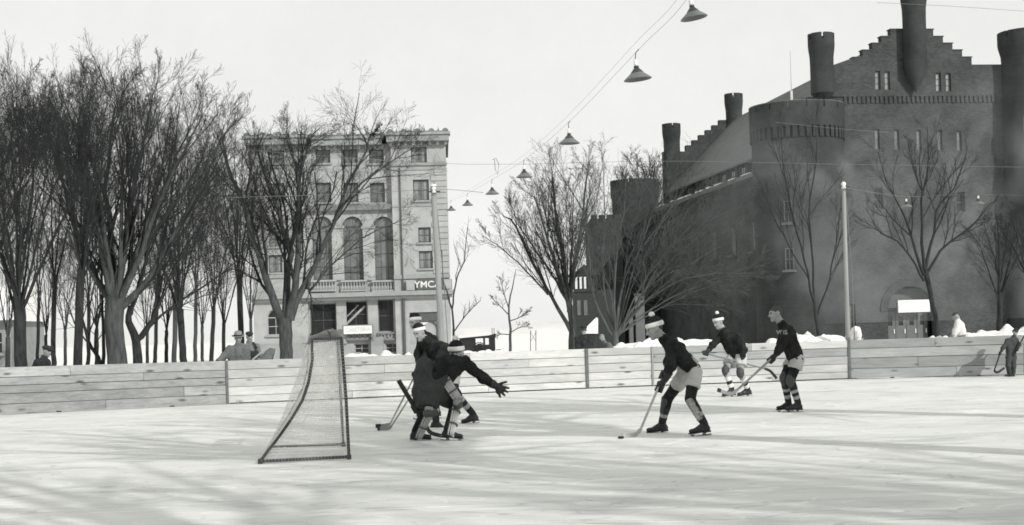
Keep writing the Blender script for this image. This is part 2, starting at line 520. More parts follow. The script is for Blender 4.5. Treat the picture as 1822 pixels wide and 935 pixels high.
M_SEAMBACK = mat('seam_backing_wood', 0.24, 0.85, 0.3, 4, bump=0.2)
def boards(name, i, label, nrow, mats, splits, seed):
    """a bay of the rink boards: horizontal planks nailed between posts"""
    rs = random.Random(seed)
    a, b = BP[i], BP[i + 1]
    ha, hb = BH[i], BH[i + 1]
    t = thing('rink_boards', label, 'fence', (a + b) / 2, 'plank bays of the rink boards')
    d = b - a; Lg = np.linalg.norm(d); d /= Lg
    nrm = np.array([d[1], -d[0], 0.0])       # towards the ice
    rows = np.cumsum([0] + [rs.uniform(0.85, 1.15) for _ in range(nrow)]); rows /= rows[-1]
    for r in range(nrow):
        cuts = [0.0] + splits[r % len(splits)] + [1.0]
        for c0, c1 in zip(cuts[:-1], cuts[1:]):
            g0 = 0.006
            p0, p1 = a + d * (c0 * Lg + 0.004), a + d * (c1 * Lg - 0.004)
            def hz(p, q):
                k = np.dot(p - a, d) / Lg
                return (ha + (hb - ha) * k) * q
            off = rs.uniform(0.0, 0.012)
            th = 0.026
            wob = [rs.uniform(-0.001, 0.003) for _ in range(4)]
            z00, z01 = hz(p0, rows[r]) + g0 + (0.02 if r == 0 else wob[0]), hz(p0, rows[r + 1]) - g0 + wob[1]
            z10, z11 = hz(p1, rows[r]) + g0 + (0.02 if r == 0 else wob[2]), hz(p1, rows[r + 1]) - g0 + wob[3]
            m = MB()
            f0, f1 = p0 + nrm * off, p1 + nrm * off
            poly = [f0 + [0, 0, z00], f1 + [0, 0, z10], f1 + [0, 0, z11], f0 + [0, 0, z01]]
            m.prism(poly, -nrm * th)
            po = m.build('plank', mats[rs.randrange(len(mats))], t, loc=(p0 + p1) / 2 + [0, 0, (z00 + z01) / 2])
    m = MB(); m.prism([a - nrm * 0.055 + [0, 0, 0.03], b - nrm * 0.055 + [0, 0, 0.03], b - nrm * 0.055 + [0, 0, hb - 0.03], a - nrm * 0.055 + [0, 0, ha - 0.03]], -nrm * 0.02)
    m.build('seam_backing', M_SEAMBACK, t)  # backing sheet added so the plank gaps read as shadow-dark seams
    # posts on the outside of the boards
    n = max(2, int(Lg / 2.4))
    for k in range(n):
        p = a + d * (Lg * (k + 0.5) / n) - nrm * 0.125
        m = MB(); m.obox(p - d * 0.045 - nrm * 0.04 + [0, 0, -0.02], d * 0.09, nrm * 0.08, (0, 0, ha - 0.02))
        m.build('post', M_POST, t)
    return t, a, d, nrm, Lg

WL, WC, WR = [M_WOODL], [M_WOODC], [M_WOODR]
boards('rb', 0, 'weathered plank boards running out past the left border of the view', 5, WL, [[0.5]], 1)
boards('rb', 1, 'weathered knotty rink boards in front of the big elm trunks', 5, WL, [[0.45], [0.8], [], [0.62], [0.3]], 2)
boards('rb', 2, 'long frosted white rink boards behind the goal net and goalkeeper', 5, WC, [[0.33, 0.71], [0.52], [0.2, 0.6], [0.42, 0.83], [0.3, 0.66]], 3)
boards('rb', 3, 'short pale rink boards behind the stick of the leading puck carrier', 5, WC, [[], []], 4)
boards('rb', 4, 'rink boards of mixed pale and grey planks behind the two skaters with striped socks', 5, [M_WOODC, M_WOODR], [[0.6], [0.35], [], [0.7], [0.5]], 5)
boards('rb', 5, 'grey rink boards in front of the armory doors', 4, WR, [[0.62], [0.4], [], [0.5]], 6)
boards('rb', 6, 'grey plank boards running out past the right border of the view', 4, WR, [[0.5]], 7)
# the dark battens that cover the joints, on the ice side
for i, wdt in ((2, 0.05), (3, 0.07), (4, 0.04), (5, 0.055)):
    p = BP[i]
    q = BP[i + 1] - BP[i - 1]; q /= np.linalg.norm(q); nn = np.array([q[1], -q[0], 0])
    par = [o for o in bpy.data.objects if o.name.startswith('rink_boards')][i]
    m = MB(); m.obox(p - q * wdt / 2 + nn * 0.016 + [0, 0, 0.012], q * wdt, nn * 0.022, (0, 0, BH[i] - 0.01 if i != 5 else BH[i] + 0.05))
    m.build('batten', M_POST if i != 4 else M_WOODR, par)

# snow shovelled over the boards
def bank(pts, y0, y1, seed, lump=0.12):
    """pts: (pixel column, height above ground of the bank's crest)"""
    r = np.random.default_rng(seed)
    px = np.array([p[0] for p in pts], float); hh = np.array([p[1] for p in pts], float)
    xs0, xs1 = UX(px[0], y0 + 1.6)[0], UX(px[-1], y0 + 1.6)[0]
    n = int((xs1 - xs0) / 0.045) + 2
    ny = 64
    X = np.linspace(xs0, xs1, n)[:, None].repeat(ny, 1)
    Y = np.linspace(y0, y1, ny)[None, :].repeat(n, 0)
    col = CX + X / Y.mean() * F
    # follow the boards
    foot_y = np.interp(X[:, 0], [p[0] for p in BP], [p[1] for p in BP])[:, None]
    H = np.interp(CX + X[:, 0] / (foot_y[:, 0] + 1.5) * F, px, hh)[:, None]
    Y = Y - y0 + foot_y + 0.16
    prof = np.sin(np.linspace(0.18, np.pi, ny))[None, :] ** 0.7
    Z = H * prof
    for k in range(40):
        fx, fy, ph = r.uniform(1.5, 22), r.uniform(1, 16), r.uniform(0, 6.28)
        Z = Z + 0.4 * lump * H / (1 + 0.3 * fx) * np.sin(fx * X + fy * Y + ph) * prof
    # thrown clods
    for k in range(int((xs1 - xs0) * 16)):
        cx, cy, rad = r.uniform(xs0, xs1), r.uniform(y0 + 0.3, y1 - 0.6), r.uniform(0.05, 0.15)
        d2 = ((X - cx) ** 2 + (Y - cy - (foot_y + 0.16 - y0)) ** 2) / rad ** 2
        Z = Z + rad * 0.62 * np.sqrt(np.clip(1 - d2, 0, 1)) * prof
    idx = np.arange(X.size).reshape(X.shape)
    Fq = np.stack([idx[:-1, :-1], idx[1:, :-1], idx[1:, 1:], idx[:-1, 1:]], -1).reshape(-1, 4)
    V = np.stack([X, Y, Z - 0.06], -1).reshape(-1, 3)
    me = mesh_np('snow_bank', V, Fq, M_BANK)
    o = bpy.data.objects.new('snow_bank', me); link(o); o['kind'] = 'structure'
    return o

bank([(455, 0.5), (520, .86), (600, .90), (640, .95), (700, .93), (800, .92), (835, .93), (850, .90), (866, .95), (880, .91), (930, .86), (1010, .88), (1060, .5)], 33, 37.5, 3, 0.08)
bank([(1075, .5), (1090, .96), (1130, 1.05), (1180, 1.06), (1245, 1.06), (1290, .98), (1330, .94), (1348, .6)], 33, 36.5, 4, 0.06)
bank([(1345, .85), (1375, 1.0), (1430, 1.07), (1480, 1.08), (1503, 1.05), (1509, .85), (1528, .75), (1533, .97), (1542, .93), (1546, .6), (1580, .3)], 33, 36.5, 5, 0.05)
bank([(1655, .4), (1668, .92), (1690, 1.0), (1698, .88), (1714, .88), (1724, 1.0), (1770, 1.05), (1810, 1.08), (1900, 1.08)], 33, 37, 6, 0.06)

# the far shore across the frozen lake
m = MB()
rs = np.random.default_rng(11)
xs = np.linspace(-2600, 2600, 161)
hh = 14 + 10 * np.sin(xs / 420) + 6 * np.sin(xs / 130 + 1) + rs.uniform(-2, 2, xs.size)
for i in range(len(xs) - 1):
    m.add([(xs[i], 2900, -3), (xs[i + 1], 2900, -3), (xs[i + 1], 2960, hh[i + 1]), (xs[i], 2960, hh[i]), (xs[i + 1], 3600, -3), (xs[i], 3600, -3)],
          [(0, 1, 2, 3), (3, 2, 4, 5)])
o = m.build('far_hills', M_HILL, smooth=True); o['kind'] = 'structure'

# ================================================================== BUILDINGS
class Fr:
    """frame of a facade: u along the wall, n out of the wall towards the viewer, z up"""
    def __init__(s, O, ud, nd):
        s.O, s.u, s.nd = np.array(O, float), np.array(ud, float), np.array(nd, float)
    def p(s, u, n, z): return s.O + s.u * u + s.nd * n + np.array([0, 0, z])
    def box(s, mb, u0, u1, n0, n1, z0, z1):
        mb.obox(s.p(u0, n0, z0), s.u * (u1 - u0), s.nd * (n1 - n0), (0, 0, z1 - z0))

def arch_pts(uc, r, z, n=14):
    return [(uc - r * math.cos(math.pi * k / n), z + r * math.sin(math.pi * k / n)) for k in range(n + 1)]

def wall_open(mb, fr, u0, u1, z0, z1, ops, depth=0.3, n=0.0):
    """wall face with openings: ops = (u0, u1, z0, z1, arched); reveals go depth deep"""
    R = [(a, b, c, d + ((b - a) / 2 if ar else 0)) for a, b, c, d, ar in ops]
    us = sorted({u0, u1, *[q for r in R for q in r[:2]]})
    zs = sorted({z0, z1, *[q for r in R for q in r[2:]]})
    for i in range(len(us) - 1):
        for j in range(len(zs) - 1):
            uc, zc = (us[i] + us[i + 1]) / 2, (zs[j] + zs[j + 1]) / 2
            if any(r[0] < uc < r[1] and r[2] < zc < r[3] for r in R): continue
            mb.add([fr.p(us[i], n, zs[j]), fr.p(us[i + 1], n, zs[j]), fr.p(us[i + 1], n, zs[j + 1]), fr.p(us[i], n, zs[j + 1])], [(0, 1, 2, 3)])
    for a, b, c, d, ar in ops:
        out = [(a, c), (b, c), (b, d)]
        if ar:
            ap = arch_pts((a + b) / 2, (b - a) / 2, d)
            out += [q for q in ap[::-1][1:-1]]
            top = d + (b - a) / 2
            k = len(ap) // 2
            mb.add([fr.p(a, n, top)] + [fr.p(q[0], n, q[1]) for q in ap[:k + 1]], [(0, *range(k + 1, 0, -1))])
            mb.add([fr.p(b, n, top)] + [fr.p(q[0], n, q[1]) for q in ap[k:]], [(0, *range(len(ap) - k, 0, -1))])
        out += [(a, d)]
        for q in range(len(out)):
            p, p2 = out[q], out[(q + 1) % len(out)]
            mb.add([fr.p(*((p[0], n, p[1]))), fr.p(p[0], n - depth, p[1]), fr.p(p2[0], n - depth, p2[1]), fr.p(p2[0], n, p2[1])], [(0, 1, 2, 3)])

def make_window(fr, par, u0, u1, z0, z1, n, arched=False, bars=(1, 1), fm=None, gm=None, sill=True, curtain=False, name='window', fw=0.07, sm=None, label=None):
    """sash window set in a wall opening at offset n: frame, pane, sill, curtains"""
    fm = fm or M_FRAMED; gm = gm or M_GLASSD
    m = MB()
    zt = z1
    fr.box(m, u0, u0 + fw, n, n + 0.09, z0, zt)
    fr.box(m, u1 - fw, u1, n, n + 0.09, z0, zt)
    fr.box(m, u0 + fw, u1 - fw, n, n + 0.09, z0, z0 + fw)
    if not arched:
        fr.box(m, u0 + fw, u1 - fw, n, n + 0.09, zt - fw, zt)
    else:
        r = (u1 - u0) / 2; uc = (u0 + u1) / 2
        ao, ai = arch_pts(uc, r, z1, 14), arch_pts(uc, r - fw, z1, 14)
        for k in range(14):
            q = [fr.p(ao[k][0], n, ao[k][1]), fr.p(ao[k + 1][0], n, ao[k + 1][1]), fr.p(ai[k + 1][0], n, ai[k + 1][1]), fr.p(ai[k][0], n, ai[k][1])]
            m.prism(q, fr.nd * 0.09)
        fr.box(m, u0 + fw, u1 - fw, n, n + 0.09, z1 - fw / 2, z1 + fw / 2)
    hb, vb = bars
    for k in range(1, hb + 1):
        zz = z0 + (z1 - z0) * k / (hb + 1)
        fr.box(m, u0 + fw, u1 - fw, n + 0.004, n + 0.07, zz - fw * 0.35, zz + fw * 0.35)
    for k in range(1, vb + 1):
        uu = u0 + (u1 - u0) * k / (vb + 1)
        fr.box(m, uu - fw * 0.3, uu + fw * 0.3, n + 0.008, n + 0.06, z0 + fw, zt - fw)
    f = m.build(name, fm, par, label=label)
    m = MB()
    poly = [(u0, z0), (u1, z0), (u1, z1)]
    if arched: poly += arch_pts((u0 + u1) / 2, (u1 - u0) / 2, z1)[::-1][1:-1]
    poly += [(u0, z1)]
    m.prism([fr.p(a, n + 0.03, b) for a, b in poly], fr.nd * -0.02)
    m.build('pane', gm, f)
    if curtain:
        m = MB()
        wc = (u1 - u0 - 2 * fw) * 0.27
        for a in (u0 + fw, u1 - fw - wc):
            for q in range(4):
                fr.box(m, a + wc * q / 4, a + wc * (q + 1) / 4 - 0.01, n + 0.033, n + 0.04 + 0.01 * (q % 2), z0 + fw + 0.002, zt - fw - 0.002)
        m.build('curtain', M_STONE2, f)
    if sill:
        m = MB()
        fr.box(m, u0 - 0.12, u1 + 0.12, n + 0.02, n + 0.47, z0 - 0.13, z0 - 0.004)
        m.build('sill', sm or M_STONE2, f)
    return f

# ------------------------------------------------------------------ YMCA clubhouse
YD = 105.0
YR = math.radians(2.7)
YO = U(797, 400, YD) * [1, 1, 0]                      # front right corner of the right pavilion
YU, YN = np.array([math.cos(YR), math.sin(YR), 0]), np.array([math.sin(YR), -math.cos(YR), 0])
yf = Fr(YO, YU, YN)
ymca = thing('clubhouse', 'pale five storey stone clubhouse with tiled crested roof and a painted storey sign', 'building', YO + np.array([-7, 0, 0]))
PXM = F / YD
def yu(px, py=400):            # facade coordinate of a pixel column (u is negative to the left of the corner)
    return (U(px, py, YD)[0] - YO[0])
def yz(px, py):
    return U(px, py, YD)[2]
ZROOF = yz(750, 253)
ZB = -2.2
uR0, uR1 = yu(699), 0.0
uL0, uL1 = yu(449), yu(545)
REC = 0.55                    # the middle bay lies back from the pavilions
def yw(px, py0, py1, hw):     # opening from pixel box
    return (yu(px - hw), yu(px + hw), yz(px, py1), yz(px, py0))
m = MB()
rp_open = [yw(749, 262, 290, 14), yw(751, 320, 357, 14), yw(755, 405, 432, 11), yw(756, 447, 478, 12)]
porch = (yu(724), yu(776), yz(750, 612), yz(750, 556), False)
wall_open(m, yf, uR0, uR1, ZB, ZROOF, [(*q, False) for q in rp_open] + [porch], 0.35, 0.0)
mirror = lambda q: (uL0 + (uR1 - q[1]), uL0 + (uR1 - q[0]), q[2], q[3])
lp_open = [mirror(q) for q in rp_open]
ground_l = (yu(487 - 15), yu(487 + 15), yz(487, 597), yz(487, 566), True)
wall_open(m, yf, uL0, uL1, ZB, ZROOF, [(*q, False) for q in lp_open] + [ground_l], 0.35, 0.0)
top_open = [yw(px, 265, 290, 13) for px in (578, 626, 673)]
f4_open = [yw(px, 325, 360, 13) for px in (578, 626, 673)]
arches = []
for px in (573, 627, 682):
    a, b, c, d = yw(px, 403, 499, 18)
    arches.append((a, b, c, d, True))
gr_open = [(*yw(570, 541, 600, 23), False), (*yw(628, 537, 583, 20), False), (*yw(686, 534, 590, 18), False)]
bs_open = [(*yw(637, 612, 629, 13), False), (*yw(692, 611, 628, 13), False)]
uC0, uC1 = uL1, uR0
wall_open(m, yf, uC0, uC1, ZB, ZROOF, [(*q, False) for q in top_open + f4_open] + arches + gr_open + bs_open, 0.35, -REC)
for u in (uL1, uR0):          # cheeks of the pavilions
    m.add([yf.p(u, 0, ZB), yf.p(u, -REC, ZB), yf.p(u, -REC, ZROOF), yf.p(u, 0, ZROOF)], [(0, 1, 2, 3)])
DEPTH = 14.0
m.add([yf.p(uR1, 0, ZB), yf.p(uR1, -DEPTH, ZB), yf.p(uR1, -DEPTH, ZROOF), yf.p(uR1, 0, ZROOF)], [(0, 1, 2, 3)])
m.add([yf.p(uL0, 0, ZB), yf.p(uL0, -DEPTH, ZB), yf.p(uL0, -DEPTH, ZROOF), yf.p(uL0, 0, ZROOF)], [(3, 2, 1, 0)])
m.add([yf.p(uL0, -DEPTH, ZB), yf.p(uR1, -DEPTH, ZB), yf.p(uR1, -DEPTH, ZROOF), yf.p(uL0, -DEPTH, ZROOF)], [(3, 2, 1, 0)])
m.build('wall', M_STONE, ymca)
m = MB()
yf.box(m, uL0 - 0.35, uR1 + 0.25, -DEPTH - 0.3, -REC - 0.1, ZROOF + 0.55, ZROOF + 0.75)
roof = m.build('roof', M_STONED, ymca)
# windows
for q in rp_open[:2]: make_window(yf, ymca, *q, -0.3, curtain=True, gm=M_GLASSM)
for q in rp_open[2:]: make_window(yf, ymca, *q, -0.3, gm=M_GLASSM, curtain=True)
for q in lp_open: make_window(yf, ymca, *q, -0.3, gm=M_GLASSM, curtain=True)
make_window(yf, ymca, *ground_l[:4], -0.3, arched=True, bars=(1, 1), fm=M_FRAMEL)
for q in top_open + f4_open: make_window(yf, ymca, *q, -REC - 0.3, gm=M_GLASSM)
for q in arches: make_window(yf, ymca, *q[:4], -REC - 0.32, arched=True, bars=(3, 2), gm=M_GLASSM, fm=M_FRAMED, sill=False, label='tall arched window')
for q in gr_open: make_window(yf, ymca, *q[:4], -REC - 0.33, bars=(1, 1), gm=M_GLASSD, sill=False)
for q in bs_open: make_window(yf, ymca, *q[:4], -REC - 0.3, bars=(1, 1), gm=M_GLASSD, fm=M_FRAMEL, sm=M_STONE)
# the middle ground window mirrors a stair: that reflection is shaped as two pale slanting bars
m = MB()
a, b, c, d, _ = gr_open[1]
m.bar(yf.p(a + 0.1, -REC - 0.2, c + 0.25), yf.p(b - 0.15, -REC - 0.2, d - 0.35), 0.1, 0.16)
m.bar(yf.p(a + 0.1, -REC - 0.2, c + 0.75), yf.p(b - 0.6, -REC - 0.2, d - 0.25), 0.06, 0.07)
m.build('stair_reflection', M_STONE, ymca)
# string courses and the big ledge over the ground floor
def course(u0, u1, n0, py0, py1, px, proud, name='string_course', mt=None):
    m = MB()
    yf.box(m, u0, u1, n0 + 0.002, n0 + proud, yz(px, py1), yz(px, py0))
    m.build(name, mt or M_STONE2, ymca)
course(uR0 - 0.05, uR1 + 0.08, 0, 290.5, 295, 750, 0.16)
course(uR0 - 0.02, uR1 + 0.05, 0, 300, 303, 750, 0.07)
course(uR0 - 0.02, uR1 + 0.05, 0, 365, 368, 750, 0.06)
course(uL0 - 0.08, uL1 + 0.05, 0, 292, 296, 495, 0.16)
course(uC0, uC1, -REC, 365, 375, 625, 0.42, 'arcade_cornice', M_STONED)
course(uR0 - 0.03, uR1 + 0.05, 0, 489, 496, 750, 0.12)
course(uL0 - 0.03, uL1 + 0.05, 0, 489, 496, 495, 0.12)
course(uL0 - 0.25, uR1 + 0.32, -REC, 519, 527, 700, REC + 0.6, 'ledge', M_STONE2)
course(uL0 - 0.1, uR1 + 0.15, -REC, 527.6, 532, 700, REC + 0.3, 'ledge_moulding', M_STONE)
course(uL0 - 0.1, uL1, 0, 612, 640, 490, 0.15, 'plinth')
# piers between arches and between the ground openings
for px in (545, 600, 655, 707):
    m = MB(); u = yu(px); hw = 0.42 if px not in (545, 707) else 0.2
    yf.box(m, u - hw, u + hw, -REC + 0.004, -REC + 0.16, yz(px, 499), yz(px, 408))
    m.build('pilaster', M_STONE, ymca)
    m = MB()
    yf.box(m, u - hw - 0.1, u + hw + 0.1, -REC + 0.006, -REC + 0.24, yz(px, 407), yz(px, 402))
    m.build('capital', M_STONE2, ymca)
for px in (603, 659, 704):
    m = MB(); u = yu(px); hw = 0.36
    yf.box(m, u - hw, u + hw, -REC + 0.004, -REC + 0.2, yz(px, 612), yz(px, 533))
    m.build('pilaster', M_STONE, ymca)
# balconies of the arches
for px in (573, 627, 682):
    m = MB(); u = yu(px)
    yf.box(m, u - 0.95, u + 0.95, -REC + 0.18, -REC + 0.42, yz(px, 502), yz(px, 499))
    yf.box(m, u - 0.95, u + 0.95, -REC + 0.18, -REC + 0.42, yz(px, 519), yz(px, 516.5))
    b = m.build('balcony', M_STONE, ymca)
    for k in range(9):
        uu = u - 0.84 + 1.68 * k / 8
        c = yf.p(uu, -REC + 0.3, yz(px, 516.4)); h = yz(px, 502) - yz(px, 516.4)
        m = MB(); m.lathe([(0.045, 0.0), (0.075, h * 0.3), (0.035, h * 0.6), (0.05, h)], c, 6)
        m.build('baluster', M_STONE, b)
# rusticated corner stones of the pavilions
for (ua, ub) in ((uR1 - 1.15, uR1), (uL0, uL0 + 1.1)):
    zz = yz(780, 487); k = 0
    while zz < yz(780, 305):
        z2 = zz + 0.42
        s = 0.0 if k % 2 == 0 else 0.28
        m = MB()
        lo, hi = (ua + s, ub + 0.04) if ua > -2 else (ua - 0.04, ub - s)
        yf.box(m, lo, hi, 0.003, 0.075, zz + 0.02, z2 - 0.02)
        m.build('corner_stone', M_STONE, ymca)
        zz = z2; k += 1
# cornices
def cornice(u0, u1, n, zt, side):
    m = MB()
    yf.box(m, u0 - side, u1 + side, n - 0.5, n + 0.75, zt - 0.02, zt + 0.42)
    yf.box(m, u0 - side - 0.1, u1 + side + 0.1, n - 0.5, n + 0.9, zt + 0.422, zt + 0.6)
    c = m.build('cornice', M_STONE2, ymca)
    k = int((u1 - u0) / 0.55)
    for i in range(k + 1):
        uu = u0 + (u1 - u0) * i / k
        m = MB(); yf.box(m, uu - 0.11, uu + 0.11, n + 0.005, n + 0.42, zt - 0.26, zt - 0.024)
        m.build('cornice_bracket', M_STONE, c)
    k = int((u1 - u0) / 0.5)
    for i in range(k + 1):
        uu = u0 + (u1 - u0) * i / k
        m = MB()
        if i % 2 == 0:
            poly = [yf.p(uu + a, n + 0.8, zt + 0.603 + b) for a, b in ((-0.24, 0), (0.24, 0), (0.22, 0.12), (0.13, 0.23), (0, 0.27), (-0.13, 0.23), (-0.22, 0.12))]
        else:
            poly = [yf.p(uu + a, n + 0.8, zt + 0.603 + b) for a, b in ((-0.14, 0), (0.14, 0), (0.05, 0.15), (0.0, 0.36), (-0.05, 0.15))]
        m.prism(poly, yf.nd * -0.14)
        m.build('crest_tile', M_STONED, c)
    # tile slope behind the crest
    m = MB()
    m.prism([yf.p(u0 - side, n + 0.62, zt + 0.61), yf.p(u0 - side, n - 2.2, zt + 0.61), yf.p(u0 - side, n - 2.2, zt + 0.95), yf.p(u0 - side, n + 0.5, zt + 0.72)], yf.u * (u1 - u0 + 2 * side))
    m.build('tile_slope', M_STONED, c)
cornice(uR0, uR1, 0, ZROOF, 0.25)
cornice(uL0, uL1, 0, ZROOF, 0.25)
cornice(uC0 + 0.6, uC1 - 0.6, -REC, ZROOF - 0.1, 0.0)
# down-pipe
m = MB(); u = yu(714)
m.tube([yf.p(u, 0.12, ZB), yf.p(u, 0.12, yz(714, 527.5))], 0.1, 8); m.tube([yf.p(u, 0.12, yz(714, 518)), yf.p(u, 0.12, yz(714, 300))], 0.05, 8)
m.build('down_pipe', M_FRAMED, ymca)
# porch bay of the right pavilion: dark lintel, pale plastered back with arched head
a, b, c, d, _ = porch
m = MB(); yf.box(m, a, b, -0.34, -0.30, c, d); pb = m.build('porch_panel', M_STONE, ymca)
m = MB(); yf.box(m, a + 0.02, b - 0.02, -0.28, -0.12, d - 0.62, d - 0.004); m.build('lintel', M_FRAMED, ymca)
m = MB()
m.tube([yf.p(b - 0.12, -0.2, c)] + [yf.p(b - 0.12 - 0.6 * (1 - math.cos(t)), -0.2, d - 1.25 + 0.6 * math.sin(t)) for t in np.linspace(0, 1.57, 7)], 0.05, 6)
m.build('arch_moulding', M_FRAMED, ymca)
m = MB(); m.prism([yf.p(a + 0.45, -0.1, d - 0.75), yf.p(a + 1.35, -0.1, d - 0.75), yf.p(a + 1.0, -0.1, d - 0.95), yf.p(a + 0.86, -0.1, d - 1.35), yf.p(a + 0.74, -0.1, d - 0.95)], yf.nd * 0.08)
m.build('wall_lamp', M_SIGNW, ymca)
# parapet panels with pierced rings, below the ground windows
for px, nrg in ((634, 4), (688, 3)):
    m = MB(); u = yu(px); z0, z1 = yz(px, 606), yz(px, 592); hw = 0.9
    yf.box(m, u - hw, u + hw, -REC + 0.22, -REC + 0.36, z0, z0 + 0.16)
    yf.box(m, u - hw, u + hw, -REC + 0.22, -REC + 0.36, z1 - 0.12, z1)
    yf.box(m, u - hw, u - hw + 0.12, -REC + 0.22, -REC + 0.36, z0 + 0.161, z1 - 0.121)
    yf.box(m, u + hw - 0.12, u + hw, -REC + 0.22, -REC + 0.36, z0 + 0.161, z1 - 0.121)
    yf.box(m, u - hw, u + hw, -REC + 0.2, -REC + 0.215, z0 + 0.01, z1 - 0.01)
    pp = m.build('parapet', M_STONED, ymca)
    for k in range(nrg):
        uu = u - hw + 0.12 + (2 * hw - 0.24) * (k + 0.5) / nrg
        A = np.linspace(0, 2 * math.pi, 13)
        m = MB(); m.tube([yf.p(uu + 0.15 * math.cos(q), -REC + 0.28, (z0 + z1) / 2 + 0.02 + 0.15 * math.sin(q)) for q in A], 0.04, 5)
        m.build('pierced_ring', M_STONE, pp)
# steps between them
m = MB()
for k in range(5):
    yf.box(m, yu(660) - 0.2, yu(674) + 0.1, -REC + 0.3 + 0.2 * k, -REC + 0.5 + 0.2 * k, ZB, yz(665, 600) - 0.16 * k)
m.build('steps', M_STONE2, ymca)

def text(name, s, fr, u, n, z, size, m, par=None, sx=1.0, ext=0.01, align='CENTER'):
    c = bpy.data.curves.new(name, 'FONT')
    c.body = s; c.size = size; c.align_x = align; c.align_y = 'CENTER'; c.extrude = ext; c.offset = 0.012 * size
    c.materials.append(m)
    tmp = bpy.data.objects.new(name, c); COL.objects.link(tmp)
    me = bpy.data.meshes.new_from_object(tmp.evaluated_get(bpy.context.evaluated_depsgraph_get()))
    COL.objects.unlink(tmp); bpy.data.objects.remove(tmp)
    me.name = name
    o = bpy.data.objects.new(name, me)
    link(o, par)
    X, Y, Z = fr.u * sx, np.array([0, 0, 1.0]), fr.nd
    P = fr.p(u, n, z) - (WLOC[par] if par is not None else 0)
    o.matrix_local = Matrix(((X[0], Y[0], Z[0], P[0]), (X[1], Y[1], Z[1], P[1]), (X[2], Y[2], Z[2], P[2]), (0, 0, 0, 1)))
    return o

z0, z1 = yz(765, 516), yz(765, 498)
sg = thing('sign_board', 'long dark sign board with pale capital letters over the clubhouse porch', 'sign', yf.p(yu(765), 0.4, z0))
m = MB(); yf.box(m, yu(738), yu(801) , 0.2, 0.3, z0, z1); m.build('panel', M_SIGND, sg)
text('lettering', 'YMCA', yf, yu(757.5), 0.31, (z0 + z1) / 2, 0.66, M_SIGNW, sg, 1.05)
m = MB(); yf.box(m, yu(720), yu(735), 0.2, 0.32, z0, z1); m.build('end_block', M_STONE, sg)
m = MB(); yf.box(m, yu(786), yu(800), 0.305, 0.36, z0 + 0.02, z1 - 0.02); m.build('emblem_plate', M_STONE, sg)
z0, z1 = yz(632, 594.5), yz(632, 580)
sg = thing('sign_board', 'small white board lettered in grey over the clubhouse steps', 'sign', yf.p(yu(632), 0.2, z0))
m = MB(); yf.box(m, yu(607), yu(657), 0.1, 0.2, z0, z1); m.build('panel', M_SIGNW, sg)
m = MB()
for a, b in ((yu(606) - 0.05, yu(606) + 0.03), (yu(658) - 0.03, yu(658) + 0.05)): yf.box(m, a, b, 0.08, 0.22, z0 - 1.2, z1 + 0.06)
yf.box(m, yu(606) + 0.031, yu(658) - 0.031, 0.08, 0.22, z1 + 0.002, z1 + 0.06)
m.build('frame', M_STONED, sg)
text('lettering', 'CAFETERIA', yf, yu(632), 0.206, (z0 + z1) / 2, 0.40, M_INK, sg, 0.92)

# ------------------------------------------------------------------ the armory
PHI = math.radians(8.2)
AO = np.array([21.9, 100.0, 0.0])
AU, AW = np.array([math.cos(PHI), math.sin(PHI), 0]), np.array([-math.sin(PHI), math.cos(PHI), 0])
af = Fr(AO, AU, -AW)                 # facade frame: n positive towards the viewer
arm = thing('armory', 'dark brick castle like armory with stepped gable and round turrets', 'building', AO + AU * 7)
def ap(u, w_, z): return AO + AU * u + AW * w_ + np.array([0, 0, z])
GW = 13.4
GB = -2.5
def azs(px, py): return CAMZ + (HY - (px - CX) * math.tan(TH) - py) / 25.55
m = MB()
ops = []
for px in (1571, 1608, 1650, 1690, 1727):
    u = (px - CX) / 25.6 * 0.99 - 21.9 * 0.99 + 0.12
    ops.append((u - 0.17, u + 0.17, azs(px, 266), azs(px, 230), False))
low_win = (1.25, 2.0, azs(1515, 588), azs(1515, 541), False)
door_op = (4.35, 7.75, GB + 0.1, azs(1620, 553), True)
mid_ops = []
for px, y0, y1 in ((1571, 335, 372), (1727, 340, 375)):
    u = (px - CX) / 25.6 * 0.99 - 21.9 * 0.99 + 0.12
    mid_ops.append((u - 0.3, u + 0.3, azs(px, y1), azs(px, y0), False))
wall_open(m, af, -1.5, GW + 0.2, GB, 17.0, ops + [low_win, door_op] + mid_ops, 0.45, 0.0)
# gable: projecting upper wall
pair = []
for px in (1575, 1593, 1690, 1709):
    u = (px - CX) / 25.6 * 0.99 - 21.9 * 0.99 + 0.1
    pair.append((u - 0.19, u + 0.19, azs(px, 160), azs(px, 127), False))
wall_open(m, af, -0.4, GW + 0.2, 17.0, 19.2, pair, 0.4, 0.10)
m.add([af.p(-0.4, 0.10, 17.0), af.p(GW + 0.2, 0.10, 17.0), af.p(GW + 0.2, -0.1, 17.0), af.p(-0.4, -0.1, 17.0)], [(3, 2, 1, 0)])
m.add([af.p(-0.4, 0.10, 19.2), af.p(GW + 0.2, 0.10, 19.2), af.p(GW + 0.2, -0.5, 19.2), af.p(-0.4, -0.5, 19.2)], [(0, 1, 2, 3)])
steps = [(4.35, 19.2, 19.7), (3.66, 19.7, 20.2), (2.96, 20.2, 20.68), (2.27, 20.68, 21.15), (1.57, 21.15, 21.65)]
for hw, a, b in steps:
    af.box(m, GW / 2 - hw, GW / 2 + hw, -0.45, 0.10, a + 0.001, b)
